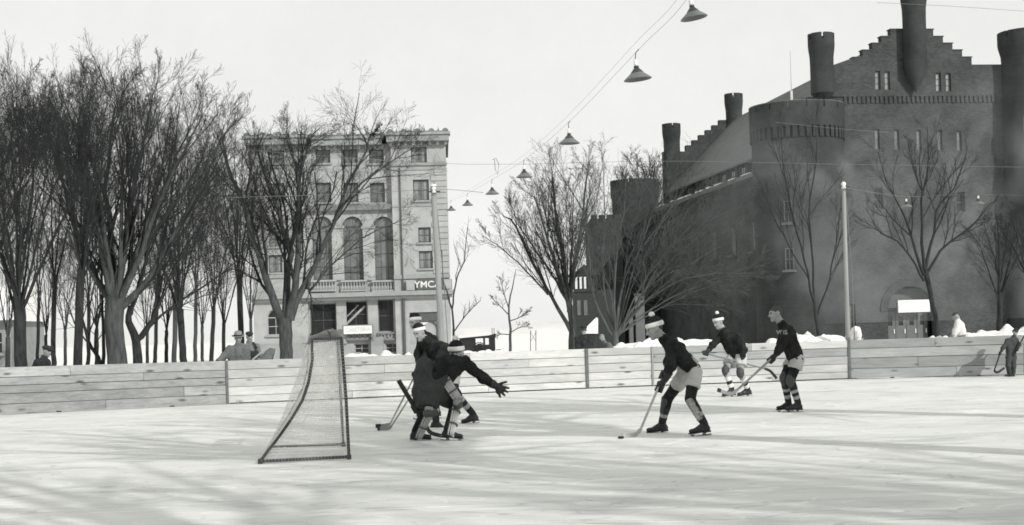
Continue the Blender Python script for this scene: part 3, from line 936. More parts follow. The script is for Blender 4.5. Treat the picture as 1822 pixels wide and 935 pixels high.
# back of gable, side walls, far gable
af.box(m, -0.3, GW + 0.1, -0.5, -0.46, 12.9, 19.19)
m.add([ap(-1.5, 0, GB), ap(-1.5, 42, GB), ap(-1.5, 42, 12.9), ap(-1.5, 0, 12.9)], [(3, 2, 1, 0)])
m.add([ap(GW + 0.2, 0, GB), ap(GW + 0.2, 42, GB), ap(GW + 0.2, 42, 15), ap(GW + 0.2, 0, 15)], [(0, 1, 2, 3)])
m.add([ap(-0.2, 0, 12.9), ap(-0.2, 42, 12.9), ap(-0.2, 42, 15.0), ap(-0.2, 0, 15.0)], [(3, 2, 1, 0)])
bf = Fr(ap(0, 42, 0), AU, -AW)
bf.box(m, -0.6, GW + 0.3, -0.5, 0.1, GB, 18.6)
for hw, a, b in [(5.0, 18.6, 19.2)] + steps:
    bf.box(m, GW / 2 - hw, GW / 2 + hw, -0.45, 0.1, a + 0.001, b)
m.build('wall', M_BRICK, arm)
# door recess walls
m = MB()
a, b, c, d, _ = door_op
af.box(m, a - 0.3, b + 0.3, -1.5, -1.4, c, d + 2.2); m.build('door_recess', M_BRICKT, arm)
# arch ring of the door
m = MB()
uc, r = (a + b) / 2, (b - a) / 2
ao, ai = arch_pts(uc, r + 0.55, d, 18), arch_pts(uc, r + 0.02, d, 18)
for k in range(18):
    q = [af.p(ao[k][0], 0.004, ao[k][1]), af.p(ao[k + 1][0], 0.004, ao[k + 1][1]), af.p(ai[k + 1][0], 0.004, ai[k + 1][1]), af.p(ai[k][0], 0.004, ai[k][1])]
    mm = MB(); mm.prism(q, af.nd * 0.1); mm.build('arch_stone', M_BRICKT, arm)
# four door leaves under a panelled head
zt = azs(1625, 553)
m = MB(); af.box(m, a + 0.02, b - 0.02, -0.95, -0.8, zt + 0.02, d + r * 0.92); m.build('door_head', M_FRAMED, arm)
for k in range(4):
    u0 = a + 0.12 + (b - a - 0.24) * k / 4; u1 = a + 0.12 + (b - a - 0.24) * (k + 1) / 4 - 0.03
    m = MB()
    zw0, zw1 = azs(1625, 579), azs(1625, 562)
    af.box(m, u0, u1, -0.92, -0.82, GB, zw0); af.box(m, u0, u1, -0.92, -0.82, zw1, zt)
    af.box(m, u0, u0 + 0.22, -0.92, -0.82, zw0 + 0.001, zw1 - 0.001); af.box(m, u1 - 0.22, u1, -0.92, -0.82, zw0 + 0.001, zw1 - 0.001)
    dr = m.build('door', mat('door_paint', 0.12, 0.6, 0.15, 4), arm)
    m = MB(); af.box(m, u0 + 0.221, u1 - 0.221, -0.90, -0.87, zw0, zw1); m.build('pane', M_GLASSD, dr)
    m = MB(); af.box(m, u1 - 0.14, u1 - 0.08, -0.815, -0.76, zw0 - 0.55, zw0 - 0.25); m.build('handle', M_PORC, dr)
# windows of the front
for q in ops: make_window(af, arm, *q[:4], -0.2, bars=(1, 0), sill=False, fw=0.05, gm=M_GLASSM)
for q in pair: make_window(af, arm, *q[:4], -0.15, bars=(2, 0), sill=False, fw=0.05, gm=M_GLASSP, label='narrow gable window with sky reflection put into its pale colour')
make_window(af, arm, *low_win[:4], -0.4, bars=(1, 0), sill=False, gm=M_GLASSM)
for q in mid_ops: make_window(af, arm, *q[:4], -0.4, bars=(1, 0), sill=False)
# corbel table
m = MB()
k = 0
u = 1.6
while u < GW:
    af.box(m, u, u + 0.19, 0.002, 0.095, 16.55, 16.995); u += 0.33
m.build('corbel_table', M_BRICK, arm, kind='stuff')
# copings of the stepped gable
for i, (hw, a, b) in enumerate(steps):
    nx = steps[i + 1][0] if i + 1 < len(steps) else 0
    for s in (-1, 1):
        if nx == 0 and s < 0: continue
        m = MB()
        lo, hi = (GW / 2 + nx, GW / 2 + hw + 0.05) if s > 0 else (GW / 2 - hw - 0.05, GW / 2 - nx)
        if nx == 0: lo = GW / 2 - hw - 0.05
        af.box(m, lo, hi, -0.5, 0.15, b + 0.002, b + 0.07)
        m.build('coping', M_COPING, arm)
# the lean-to slope left of the gable steps
m = MB()
m.prism([af.p(GW / 2 - 4.36, 0.09, 19.21), af.p(GW / 2 - 4.36, 0.09, 19.69), af.p(0.9, 0.09, 19.21)], af.nd * -0.5)
m.build('raking_wall', M_BRICK, arm)
# roof of the drill hall
m = MB()
ez, rz = 14.85, 21.75
for s in (0, 1):
    e = -0.75 if s == 0 else GW + 0.75
    zz = ez - 0.35
    q = [ap(e, 0.3, zz), ap(GW / 2, 0.3, rz), ap(GW / 2, 41.6, rz), ap(e, 41.6, zz)]
    m.add(q, [(0, 3, 2, 1) if s == 0 else (0, 1, 2, 3)])
    q2 = [x - np.array([0, 0, 0.18]) for x in q]
    m.add(q2, [(0, 1, 2, 3) if s == 0 else (0, 3, 2, 1)])
    m.add([q[0], q[3], q2[3], q2[0]], [(0, 1, 2, 3)])
m.build('roof', M_SLATE, arm)
# clerestory piers and windows
sf = Fr(ap(-0.2, 42, 0), -AW, -AU)      # u runs from the far end to the near end; n outwards (left)
for k in range(15):
    u = 1.0 + k * 2.75
    m = MB(); sf.box(m, u, u + 0.35, 0.004, 0.22, 12.95, 14.45); m.build('pier', M_SLATE if k in (10, 12) else M_BRICK, arm)
    if k < 14:
        f = make_window(sf, arm, u + 0.6, u + 2.5, 13.1, 14.4, 0.004, bars=(1, 3), sill=False, fw=0.06)
# aisle ledge with snow
m = MB(); sf.box(m, 0, 42, 0.0, 2.0, 12.55, 12.88); lg = m.build('ledge', M_SLATE, arm)
rs2 = random.Random(3)
u = 2.0
while u < 40:
    l = rs2.uniform(0.5, 2.6)
    m = MB(); sf.box(m, u, u + l, 1.5 + rs2.uniform(0, .2), 1.97, 12.882, 12.9 + rs2.uniform(0.03, 0.12)); u += l + rs2.uniform(0.3, 2.2)
    m.build('snow_strip', M_BANK, lg)
# windows low on the long side
for k in range(7):
    u = 3.5 + k * 5.4
    make_window(sf, arm, u, u + 1.1, 7.0, 9.2, 1.31, bars=(1, 1), gm=M_GLASSM, sill=True, fw=0.1, sm=M_SLATE)

def turret(c, r, z0, z1, tip, name='turret', merl=6, a_off=0.3, mt=None, flare=0.05, cone=0.9, n=32):
    """round turret with a flared crown and a notched parapet; tip: corbelled point below"""
    prof = []
    if tip is not None: prof += [(0.04, tip), (r * 0.93, z0)]
    else: prof += [(r, z0)]
    zc = z1 - 1.6
    prof += [(r * 0.93, zc - 0.6) if tip is not None or True else (r, zc)]
    prof += [(r * 0.95, zc), (r + flare * 0.6, zc + 0.55), (r + flare, zc + 0.8), (r + flare, z1 - 0.42), (0.02, z1 - 0.42)]
    m = MB(); m.lathe(prof, c, n, cap=False)
    t = m.build(name, mt or M_BRICKT, arm, smooth=False)
    t.data.polygons.foreach_set('use_smooth', [True] * len(t.data.polygons))
    try:
        t.data.set_sharp_from_angle(angle=math.radians(40))
    except Exception: pass
    for k in range(merl):
        a0 = a_off + 2 * math.pi * k / merl; gap = 0.14 / r
        m = MB(); m.ring(c, r + flare - 0.28, r + flare, z1 - 0.418, z1, a0 + gap / 2, a0 + 2 * math.pi / merl - gap / 2, 6)
        m.build('merlon', mt or M_BRICKT, t)
    return t
def c2(u, w_): p = ap(u, w_, 0); return (p[0], p[1], 0.0)
turret(c2(0.0, -0.25), 0.86, 17.2, 21.3, 16.3, a_off=-1.65)
turret(c2(GW / 2, -0.5), 0.86, 18.7, 24.6, 17.2)
turret(c2(0.3, 42), 0.86, 9.0, 21.3, None, a_off=-1.5)
turret(c2(GW / 2, 42), 0.86, 18.0, 24.2, None)
turret(c2(GW, 42), 0.86, 15.0, 21.3, None)
rtc = c2(GW + 1.55, -0.6)
turret(rtc, 1.88, GB, 21.35, None, 'round_tower', 8, -1.85, flare=0.1)
# arched lights of the right tower
for zz in (14.2, 11.2, 8.2):
    ang = -1.72
    nd = np.array([math.cos(ang), math.sin(ang), 0]); ud = np.array([-nd[1], nd[0], 0])
    f2 = Fr(np.array(rtc) + nd * 1.62, ud, nd)
    make_window(f2, arm, -0.75, 0.75, zz, zz + 0.8, 0.2, arched=True, bars=(1, 1), sill=False, fw=0.12, label='arched tower window')
# corner tower on the left
ltc = (20.25, 100.6, 0.0)
R = 3.15
m = MB()
m.lathe([(R, GB), (R, 14.7), (R - 0.25, 14.7)], ltc, 48, cap=False)
t = m.build('corner_tower', M_BRICKT, arm, smooth=True); t.data.set_sharp_from_angle(angle=math.radians(40))
m = MB(); m.lathe([(R - 0.3, 14.75), (R + 0.12, 14.75), (R + 0.12, 16.0), (R - 0.12, 16.0), (R - 0.12, 15.2), (0.02, 15.2)], ltc, 48, cap=False)
p_ = m.build('parapet', M_BRICKT, t, smooth=True); p_.data.set_sharp_from_angle(angle=math.radians(40))
for k in range(44):
    a0 = 2 * math.pi * k / 44
    m = MB(); m.ring(ltc, R - 0.02, R + 0.11, 14.0, 14.748, a0, a0 + 0.09, 2); m.build('corbel', M_BRICKT, t)
for k in range(16):
    a0 = 2 * math.pi * k / 16 + 0.03
    m = MB(); m.ring(ltc, R - 0.11, R + 0.12, 16.003, 16.42, a0, a0 + 0.36, 6); m.build('merlon', M_BRICKT, t)
m = MB()
for k in range(16):      # coping of the merlons, rimed white
    a0 = 2 * math.pi * k / 16 + 0.03
    m.ring(ltc, R - 0.12, R + 0.13, 16.423, 16.48, a0, a0 + 0.36, 6)
m.build('coping', M_SLATE, t)
for zz in (8.2, 5.0):
    for ang in (-2.0,):
        nd = np.array([math.cos(ang), math.sin(ang), 0]); ud = np.array([-nd[1], nd[0], 0])
        f2 = Fr(np.array(ltc) + nd * (R - 0.1), ud, nd)
        make_window(f2, arm, -0.3, 0.3, zz, zz + 1.5, 0.08, bars=(1, 1), sill=True, fw=0.07, sm=M_SLATE)
# flag pole on the tower roof
p = np.array(ltc) + np.array([-0.3, 0, 15.2])
m = MB(); m.tube([p, p + [0, 0, 2.4]], 0.09, 8); fp = m.build('flag_pole', M_SIGNW, arm)
m = MB(); m.tube([p + [0, 0, 2.4], p + [0, 0, 5.2]], [0.022, 0.012], 6); m.build('pole_tip', M_STONE2, fp)
# towers at the lake end
for (px0, px1, ptop, D) in ((1094, 1181, 322, 142.0),):
    r = (px1 - px0) / 2 / F * D; c = UX((px0 + px1) / 2, D, 0); zt = U((px0 + px1) / 2, ptop, D)[2]
    m = MB(); m.lathe([(r * 0.95, GB), (r * 0.95, zt - 1.9), (r, zt - 1.5), (r, zt - 0.35), (0.02, zt - 0.35)], c, 36, cap=False)
    t = m.build('lake_tower', M_BRICKT, arm, smooth=True); t.data.set_sharp_from_angle(angle=math.radians(40))
    for k in range(10):
        a0 = 2 * math.pi * k / 10
        m = MB(); m.ring(c, r - 0.3, r, zt - 0.348, zt, a0, a0 + 0.56, 6); m.build('merlon', M_BRICKT, t)
D = 139.0
a, b, zt = UX(1055, D, 0), UX(1110, D, 0), U(1075, 392, D)[2]
m = MB(); m.box(a[0], b[0], D - 2, D + 8, GB, zt)
t = m.build('lake_wing', M_BRICKT, arm)
for k in range(4):
    m = MB(); x = a[0] + k * (b[0] - a[0]) / 4; m.box(x + 0.05, x + 0.6, D - 2, D - 1.7, zt + 0.003, zt + 0.35); m.build('merlon', M_BRICKT, t)

# white board over the doors
u0, u1 = 4.35 + 0.72, 4.35 + 3.05
sg = thing('sign_board', 'blank looking white board hung in the arch of the armory doors', 'sign', af.p((u0 + u1) / 2, 0.1, azs(1622, 556)))
m = MB(); af.box(m, u0, u1, 0.03, 0.12, azs(1622, 556), azs(1622, 534)); m.build('panel', M_SIGNW, sg)
m = MB()
af.box(m, u0 - 0.06, u0 - 0.002, 0.02, 0.14, azs(1622, 557), azs(1622, 533)); af.box(m, u1 + 0.002, u1 + 0.06, 0.02, 0.14, azs(1622, 557), azs(1622, 533))
m.build('frame', M_FRAMED, sg)

# ------------------------------------------------------------------ lakeside lookout between the two buildings
D = 96.0
k = D / F
def at(px, py, d=D): return U(px, py, d)
t = thing('lookout_hut', 'dark wooden hut with an open roofed lookout beside the multi stemmed tree', 'hut', UX(1050, D, 0))
x0, x1 = at(1023, 560)[0], at(1092, 560)[0]
M_HUT = mat('dark_boarding', 0.035, 0.85, 0.3, 3, (6, 6, 0.3), bump=0.4)
m = MB(); m.box(x0, x1, D, D + 3, -1.5, at(1040, 517)[2]); m.build('wall', M_HUT, t)
m = MB(); m.box(x0 - .05, at(1062, 500)[0], D - 0.08, D - 0.03, at(1040, 520)[2], at(1040, 514)[2]); m.build('railing', M_HUT, t)
xt = at(1062, 500)[0]
for x in np.linspace(x0 + 0.04, xt, 6):
    for y in (D + 0.05, D + 1.6):
        m = MB(); m.box(x - 0.035, x + 0.035, y - 0.035, y + 0.035, at(1040, 514)[2], at(1040, 492)[2]); m.build('post', M_HUT, t)
zr = at(1040, 491)[2]
m = MB(); m.box(x0 - 0.3, xt + 0.25, D - 0.3, D + 2.0, zr, zr + 0.12)
m.prism([(x0 - 0.1, D + 0.9, zr + 0.122), (xt + 0.1, D + 0.9, zr + 0.122), ((x0 + xt) / 2, D + 0.9, zr + 0.8)], (0, 0.5, 0))
m.build('roof', M_HUT, t)
for px in (1030, 1042):
    m = MB(); p = at(px, 548); m.box(p[0] - 0.12, p[0] + 0.12, D - 0.05, D - 0.004, p[2] - 0.5, p[2] + 0.5); m.build('shutter', M_POST, t)
# low shed with a steep snowy lean-to roof beside it
D2 = 92.0
t = thing('lean_to_shed', 'low shed with a steep snow covered roof against the foot of the lookout hut', 'shed', UX(1050, D2, 0))
q = [at(px, py, D2) for px, py in ((1036, 594), (1040, 586), (1052, 574), (1061, 565), (1064, 567), (1064, 594))]
m = MB(); m.prism(q, (0.1, 1.6, 0)); m.build('roof', M_SNOW, t)
m = MB(); m.box(at(1040, 590, D2)[0], at(1064, 590, D2)[0], D2 + .15, D2 + 1.6, -1.2, at(1050, 593, D2)[2]); m.build('wall', M_HUT, t)
# pale square piers of a gateway
for a, b, ytop, lb in ((1131, 1147, 523, 'tall pale square pier beside the multi stemmed tree'), (1119, 1126, 552, 'short narrow grey pier beside the tall pale pier')):
    D3 = 97.0
    p0, p1 = U(a, 560, D3), U(b, 560, D3); zt = U(a, ytop, D3)[2]
    t = thing('gate_pier', lb, 'pier', UX((a + b) / 2, D3, 0))
    mm = mat('pier_render', 0.125, 0.85, 0.15, 2)
    m = MB(); m.box(p0[0], p1[0], D3, D3 + 0.6, -1.5, zt - 0.12); m.build('shaft', mm, t)
    m = MB(); m.box(p0[0] - 0.05, p1[0] + 0.05, D3 - 0.05, D3 + 0.65, zt - 0.118, zt); m.build('cap', mm, t)
# pale house at the left border
D4 = 85.0
t = thing('house', 'pale house with snowy roof behind the dark tree at the left border', 'house', UX(-30, D4, 0))
xl, xr = U(-120, 600, D4)[0], U(20, 600, D4)[0]
ze, zr = U(10, 572, D4)[2], U(10, 508, D4)[2]
hf = Fr((xr, D4, 0), (1, 0, 0), (0, -1, 0))
m = MB()
wop = [(-3.2, -2.2, ze - 1.9, ze - 0.6, False), (-1.4, -0.5, ze - 1.9, ze - 0.6, False)]
wall_open(m, hf, xl - xr, 0, -0.6, ze, wop, 0.15)
m.box(xl, xr, D4 + 0.2, D4 + 6, -0.6, ze); m.build('wall', M_STONE2, t)
for q in wop: make_window(hf, t, *q[:4], -0.12, fw=0.06, fm=M_FRAMEL)
m = MB(); m.prism([(xl - .4, D4 - 0.5, ze + 0.002), (xl - .4, D4 + 6.5, ze + 0.002), (xl - .4, D4 + 3, zr)], (xr - xl + 0.8, 0, 0)); m.build('roof', M_SNOW, t)
m = MB(); m.box(xl - .42, xr + .42, D4 - 0.56, D4 - 0.505, ze - 0.12, ze + 0.06); m.build('gutter', M_FRAMED, t)
# ================================================================== TREES
def spline(P, n):
    """resample polyline rows (k,d) to n points with a Catmull-Rom curve"""
    P = np.asarray(P, float)
    k = len(P)
    if k == 2:
        t = np.linspace(0, 1, n)[:, None]
        return P[0] * (1 - t) + P[1] * t
    t = np.linspace(0, k - 1, n)
    i = np.clip(t.astype(int), 0, k - 2); f = (t - i)[:, None]
    p0, p1, p2, p3 = P[np.maximum(i - 1, 0)], P[i], P[i + 1], P[np.minimum(i + 2, k - 1)]
    return 0.5 * (2 * p1 + (p2 - p0) * f + (2 * p0 - 5 * p1 + 4 * p2 - p3) * f ** 2 + (3 * p1 - p0 - 3 * p2 + p3) * f ** 3)

def spawn(P, R, r, per, tmin, ang, lr, k, rr, trop, rmin, wig=0.25, tmax=1.0, dec=0.5):
    """children of branches P (N,m,3), R (N,m)"""
    N, mm, _ = P.shape
    L = np.linalg.norm(np.diff(P, axis=1), axis=2).sum(1)
    n = N * per
    par = np.repeat(np.arange(N), per)
    base_t = (np.tile(np.arange(per), N) + r.uniform(0, 1, n)) / per
    t = tmin + (tmax - tmin) * base_t
    x = t * (mm - 1); i = np.clip(x.astype(int), 0, mm - 2); f = (x - i)[:, None]
    p0 = P[par, i] * (1 - f) + P[par, i + 1] * f
    r0 = (R[par, i] * (1 - f[:, 0]) + R[par, i + 1] * f[:, 0])
    T = P[par, i + 1] - P[par, i]; T /= np.linalg.norm(T, axis=1, keepdims=True) + 1e-9
    rnd = r.normal(size=(n, 3)); side = np.cross(T, rnd); side /= np.linalg.norm(side, axis=1, keepdims=True) + 1e-9
    a = np.radians(r.uniform(ang[0], ang[1], n))[:, None]
    d = T * np.cos(a) + side * np.sin(a)
    d[:, 2] += trop; d /= np.linalg.norm(d, axis=1, keepdims=True)
    ln = L[par] * r.uniform(lr[0], lr[1], n) * (1.0 - dec * t)
    out = np.empty((n, k, 3)); out[:, 0] = p0
    dd = d.copy()
    for j in range(1, k):
        dd = dd + r.normal(size=(n, 3)) * wig * 0.45
        dd[:, 2] += trop * 0.35
        dd /= np.linalg.norm(dd, axis=1, keepdims=True)
        out[:, j] = out[:, j - 1] + dd * (ln / (k - 1))[:, None]
    rb = np.maximum(r0 * rr, rmin)
    taper = np.linspace(1, 0.45, k)[None]
    return out, np.maximum(rb[:, None] * taper, rmin * 0.8)

TREES = 0
def tree(label, limbs, mtl, seed, levels, twig=0.005, name='tree', group='bare winter trees', base=None, cmat=None, sides=9):
    """limbs: list of (points (k,3), radii (k)); levels: list of dicts for spawn"""
    global TREES
    r = np.random.default_rng(seed)
    LP, LR = [], []
    for P, R in limbs:
        Q = spline(np.column_stack([P, R]), 12)
        Q[1:-1, :3] += r.normal(size=(10, 3)) * 0.05 * np.linalg.norm(P[-1] - P[0]) / 12
        LP.append(Q[:, :3]); LR.append(np.maximum(Q[:, 3], twig))
    LP, LR = np.array(LP), np.array(LR)
    b = np.array(base if base is not None else LP[0][0], float)
    t = thing(name, label, 'tree', b, group)
    V, Fc = tubes(LP, LR, sides)
    # root flare and knobbly bark
    z = V[:, 2] - b[2]
    o = bpy.data.objects.new('trunk', mesh_np('trunk', V - b, Fc, mtl)); link(o, t); WLOC[o] = b
    Vs, Fs, off = [], [], 0
    P, R = (LP[1:], LR[1:]) if len(LP) > 2 else (LP, LR)
    for lv in levels:
        P, R = spawn(P, R, r, lv['n'], lv.get('t', 0.25), lv.get('a', (22, 50)), lv.get('l', (0.4, 0.7)), lv.get('k', 5), lv.get('rr', 0.6), lv.get('up', 0.12), twig, lv.get('w', 0.25), 1.0, 0.74 if lv is levels[0] else 0.5)
        V, Fc = tubes(P, R, lv.get('s', 3))
        Vs.append(V); Fs.append(Fc + off); off += len(V)
    o = bpy.data.objects.new('crown', mesh_np('crown', np.concatenate(Vs) - b, np.concatenate(Fs), cmat or (mtl if mtl is M_BARKL else M_TWIG))); link(o, t); WLOC[o] = b
    TREES += sum(len(q) for q in Fs) * 2
    return t

def px_limb(pts, D, r, dy=None):
    """limb through pixel points (x, y, width in px) of the photograph, wandering in depth as it rises"""
    slope = r.uniform(-0.45, 0.45) if dy is None else dy
    P, R = [], []
    z0 = U(pts[0][0], pts[0][1], D)[2]
    for x, y, wd in pts:
        p = U(x, y, D); h = max(0, p[2] - z0)
        d = D + slope * h
        P.append(U(x, y, d)); R.append(wd / 2 / F * D)
    return np.array(P), np.array(R)

def vase(px, wpx, D, fork_y, top_y, spread, n, seed, lean=0, foot_y=None, straight=0.5):
    """procedural elm: a trunk that forks into n rising limbs. spread = half width of the crown in pixels at the top"""
    r = np.random.default_rng(seed)
    fy = HY - (px - CX) * math.tan(TH) + (CAMZ + 0.05) * F / D
    limbs = []
    xf = px + lean * 0.35
    trunk = [(px, fy, wpx * 1.25), (px + lean * 0.1, fy * 0.75 + fork_y * 0.25, wpx), (xf, fork_y, wpx * 0.92)]
    top_y = top_y + 0.20 * (fork_y - top_y)
    for i in range(n):
        q = (i + 0.5) / n * 2 - 1 + r.uniform(-0.5, 0.5) / n
        tx = px + lean + q * spread
        ty = top_y + abs(q) ** 1.6 * (fork_y - top_y) * 0.28 + r.uniform(0, 0.12) * (fork_y - top_y)
        wl = wpx * r.uniform(0.30, 0.48) / (n / 4) ** 0.4
        mid = (xf + (tx - xf) * r.uniform(0.28, 0.45), fork_y + (ty - fork_y) * 0.45, wl * 0.62)
        m2 = (xf + (tx - xf) * r.uniform(0.62, 0.75), fork_y + (ty - fork_y) * 0.75, wl * 0.36)
        start = (xf + r.uniform(-0.2, 0.2) * wpx, fork_y + r.uniform(0.0, 0.25) * (fy - fork_y) * 0.6, wl)
        limbs.append(px_limb([start, mid, m2, (tx, ty, 1.2)], D, r, r.uniform(-0.42, 0.42)))
    P, R = px_limb(trunk, D, r, 0.0)
    return [(P, R)] + limbs

BIG = [dict(n=9, t=0.06, a=(10, 34), l=(0.4, 0.8), k=6, s=4, rr=0.42, up=0.16, w=.2), dict(n=6, t=0.08, a=(14, 40), l=(0.4, 0.8), k=5, s=3, rr=0.5, up=0.11, w=.24),
       dict(n=5, t=0.08, a=(14, 46), l=(0.4, 0.8), k=4, s=3, rr=0.5, up=0.07, w=.24), dict(n=4, t=0.10, a=(14, 48), l=(0.45, 0.9), k=3, s=3, rr=0.55, up=0.04, w=.24)]
MID = [dict(n=8, t=0.06, a=(14, 42), l=(0.4, 0.75), k=6, s=4, rr=0.45, up=0.12, w=.24), dict(n=6, t=0.08, a=(16, 46), l=(0.4, 0.8), k=4, s=3, rr=0.5, up=0.08, w=.24),
       dict(n=6, t=0.1, a=(16, 50), l=(0.45, 0.9), k=3, s=3, rr=0.55, up=0.04, w=.24)]
THIN = [dict(n=7, t=0.3, a=(22, 50), l=(0.4, 0.75), k=5, s=4, rr=0.55, up=0.12), dict(n=5, t=0.2, a=(22, 52), l=(0.4, 0.8), k=4, s=3, rr=0.6, up=0.08), dict(n=4, t=0.2, a=(20, 55), l=(0.5, 1.0), k=4, s=3, rr=0.7, up=0.05)]

def slim(L, k=.72): return [(P, R * k) for P, R in L]
GRP = 'bare trees behind the rink'
# --- the grove on the left
tree('massive dark elm standing at the left beside the pale house', vase(38, 23, 43, 550, 85, 160, 10, 21, -10), M_BARKD, 21, BIG, 0.0041, 'elm_tree', GRP)
tree('dark elm mostly outside the left border of the view', vase(-42, 20, 47, 540, 85, 130, 9, 27, 10), M_BARKD, 27, BIG, 0.0041, 'elm_tree', GRP)
tree('slim dark trunk close to the right of the leftmost elm', vase(94, 9, 52, 500, 95, 80, 4, 22, 10), M_BARKD, 22, MID, 0.0041, 'elm_tree', GRP)
tree('straight dark elm trunk between the leftmost elm and the great elm', vase(136, 16, 48, 480, 75, 130, 9, 23, 25), M_BARKD, 23, BIG, 0.0041, 'elm_tree', GRP)
r_ = np.random.default_rng(31)
great = [px_limb([(214, 690, 40), (206, 620, 34), (203, 560, 34), (207, 528, 37)], 50, r_, 0),
         px_limb([(204, 545, 17), (180, 440, 11), (160, 320, 7), (150, 230, 4), (160, 175, 1.5)], 50, r_, -0.2),
         px_limb([(207, 540, 18), (196, 430, 12), (188, 320, 8), (205, 200, 4), (200, 180, 1.3)], 50, r_, 0.3),
         px_limb([(210, 540, 16), (222, 430, 11), (240, 320, 7), (262, 220, 4), (280, 150, 1.5)], 50, r_, 0.1),
         px_limb([(212, 545, 15), (246, 460, 10), (288, 350, 7), (330, 260, 4), (360, 200, 1.4)], 50, r_, -0.3),
         px_limb([(212, 550, 15), (262, 500, 11), (318, 400, 8), (368, 300, 4), (405, 230, 1.3)], 50, r_, 0.2),
         px_limb([(204, 550, 15), (160, 470, 11), (120, 360, 7), (92, 260, 4), (78, 220, 1.3)], 50, r_, 0.25)]
for q in range(6):
    e = (95 + q * 62 + r_.uniform(-12, 12), 175 + r_.uniform(-20, 40) + abs(q - 3) * 14)
    st_ = (208 + r_.uniform(-6, 6), 548 + r_.uniform(-12, 8))
    great.append(px_limb([(*st_, 11), (st_[0] + (e[0] - st_[0]) * .3, st_[1] + (e[1] - st_[1]) * .38, 7.5), (st_[0] + (e[0] - st_[0]) * .68, st_[1] + (e[1] - st_[1]) * .72, 4.2), (*e, 1.2)], 50, r_))
tree('great grey elm with the broadest trunk, forking low into many limbs', great, M_BARK, 31, BIG, 0.0041, 'elm_tree', GRP)
crook = [px_limb([(246, 692, 20), (245, 640, 17), (240, 600, 15), (228, 570, 12), (232, 545, 9)], 53, r_, 0),
         px_limb([(243, 605, 12), (262, 585, 10), (280, 540, 8), (284, 470, 6), (300, 380, 4), (315, 270, 1.4)], 53, r_, 0.2),
         px_limb([(232, 560, 9), (245, 520, 7), (262, 450, 5), (262, 360, 3), (280, 260, 1.3)], 53, r_, -0.2)]
tree('crooked tree with a hooked fork right against the great grey elm', crook, M_BARKD, 33, MID, 0.0041, 'elm_tree', GRP)
tree('thin leaning trunk at the left foot of the great grey elm', [px_limb([(184, 690, 9), (176, 640, 7.5), (160, 612, 6), (145, 560, 4), (138, 470, 2)], 51, r_, 0), px_limb([(183, 650, 7), (185, 560, 5), (178, 440, 3), (190, 330, 1.3)], 51, r_, 0.2)], M_BARKD, 34, THIN, 0.0041, 'elm_tree', GRP)
tree('dark paired trunk left of the spectator in the hat, thicker of the pair', vase(328, 13, 56, 550, 170, 85, 7, 35, -20), M_BARKD, 35, MID, 0.0041, 'elm_tree', GRP)
tree('slim grey trunk just left of the thicker paired trunk', vase(309, 9, 60, 520, 150, 70, 4, 36, 12), M_BARK, 36, MID, 0.0041, 'elm_tree', GRP)
tree('slender pale trunk just right of the thicker paired trunk', vase(346, 7, 62, 500, 230, 55, 4, 37, 10), M_BARK, 37, MID, 0.0041, 'elm_tree', GRP)
tree('young dark tree between the paired trunks and the spectator in the hat', vase(375, 8, 58, 545, 260, 60, 7, 38, 14), M_BARKD, 38, MID, 0.0041, 'elm_tree', GRP)
tree('dark tree rising straight behind the hat of the spectator', vase(432, 11, 64, 500, 170, 70, 7, 39, -18), M_BARKD, 39, MID, 0.0041, 'elm_tree', GRP)
tree('thin stem between the slim dark trunk and the leftmost elm', vase(66, 6, 62, 530, 140, 65, 4, 40, 8), M_BARKD, 40, THIN, 0.0041, 'elm_tree', GRP)
tree('thin stem between the straight elm trunk and the great grey elm', vase(156, 7, 66, 540, 130, 70, 4, 41, 6), M_BARKD, 41, MID, 0.0041, 'elm_tree', GRP)
tree('thin trunk behind the right side of the great grey elm', vase(275, 7, 70, 540, 160, 70, 4, 42, 12), M_BARK, 42, MID, 0.0041, 'elm_tree', GRP)

# lower growth filling in between the trunks
for k, (px, wp, D_, fy, ty, sp, lb) in enumerate([(14, 9, 66, 600, 300, 60, 'low forked tree cut by the left border behind the massive elm'), (82, 6, 70, 596, 330, 50, 'low twiggy tree between the leftmost elm and the slim dark trunk'),
        (116, 6, 72, 590, 350, 48, 'low twiggy tree just left of the straight elm trunk'), (172, 7, 74, 585, 340, 55, 'low forked tree seen behind the left side of the great elm'),
        (262, 6, 76, 592, 360, 50, 'low twiggy tree behind the crooked tree'), (296, 7, 72, 588, 330, 52, 'low forked tree left of the slim grey trunk'),
        (360, 6, 70, 580, 350, 52, 'low twiggy tree between the slender pale trunk and the young dark tree'), (398, 7, 74, 575, 300, 55, 'low forked tree left of the spectator in the felt hat'), (446, 6, 78, 570, 290, 50, 'low twiggy tree against the left corner of the clubhouse')]):
    tree(lb, vase(px, wp, D_, fy, ty, sp, 6, 140 + k, 0), M_BARKD if k % 2 else M_BARK, 140 + k, MID, 0.0045, 'young_tree', GRP)

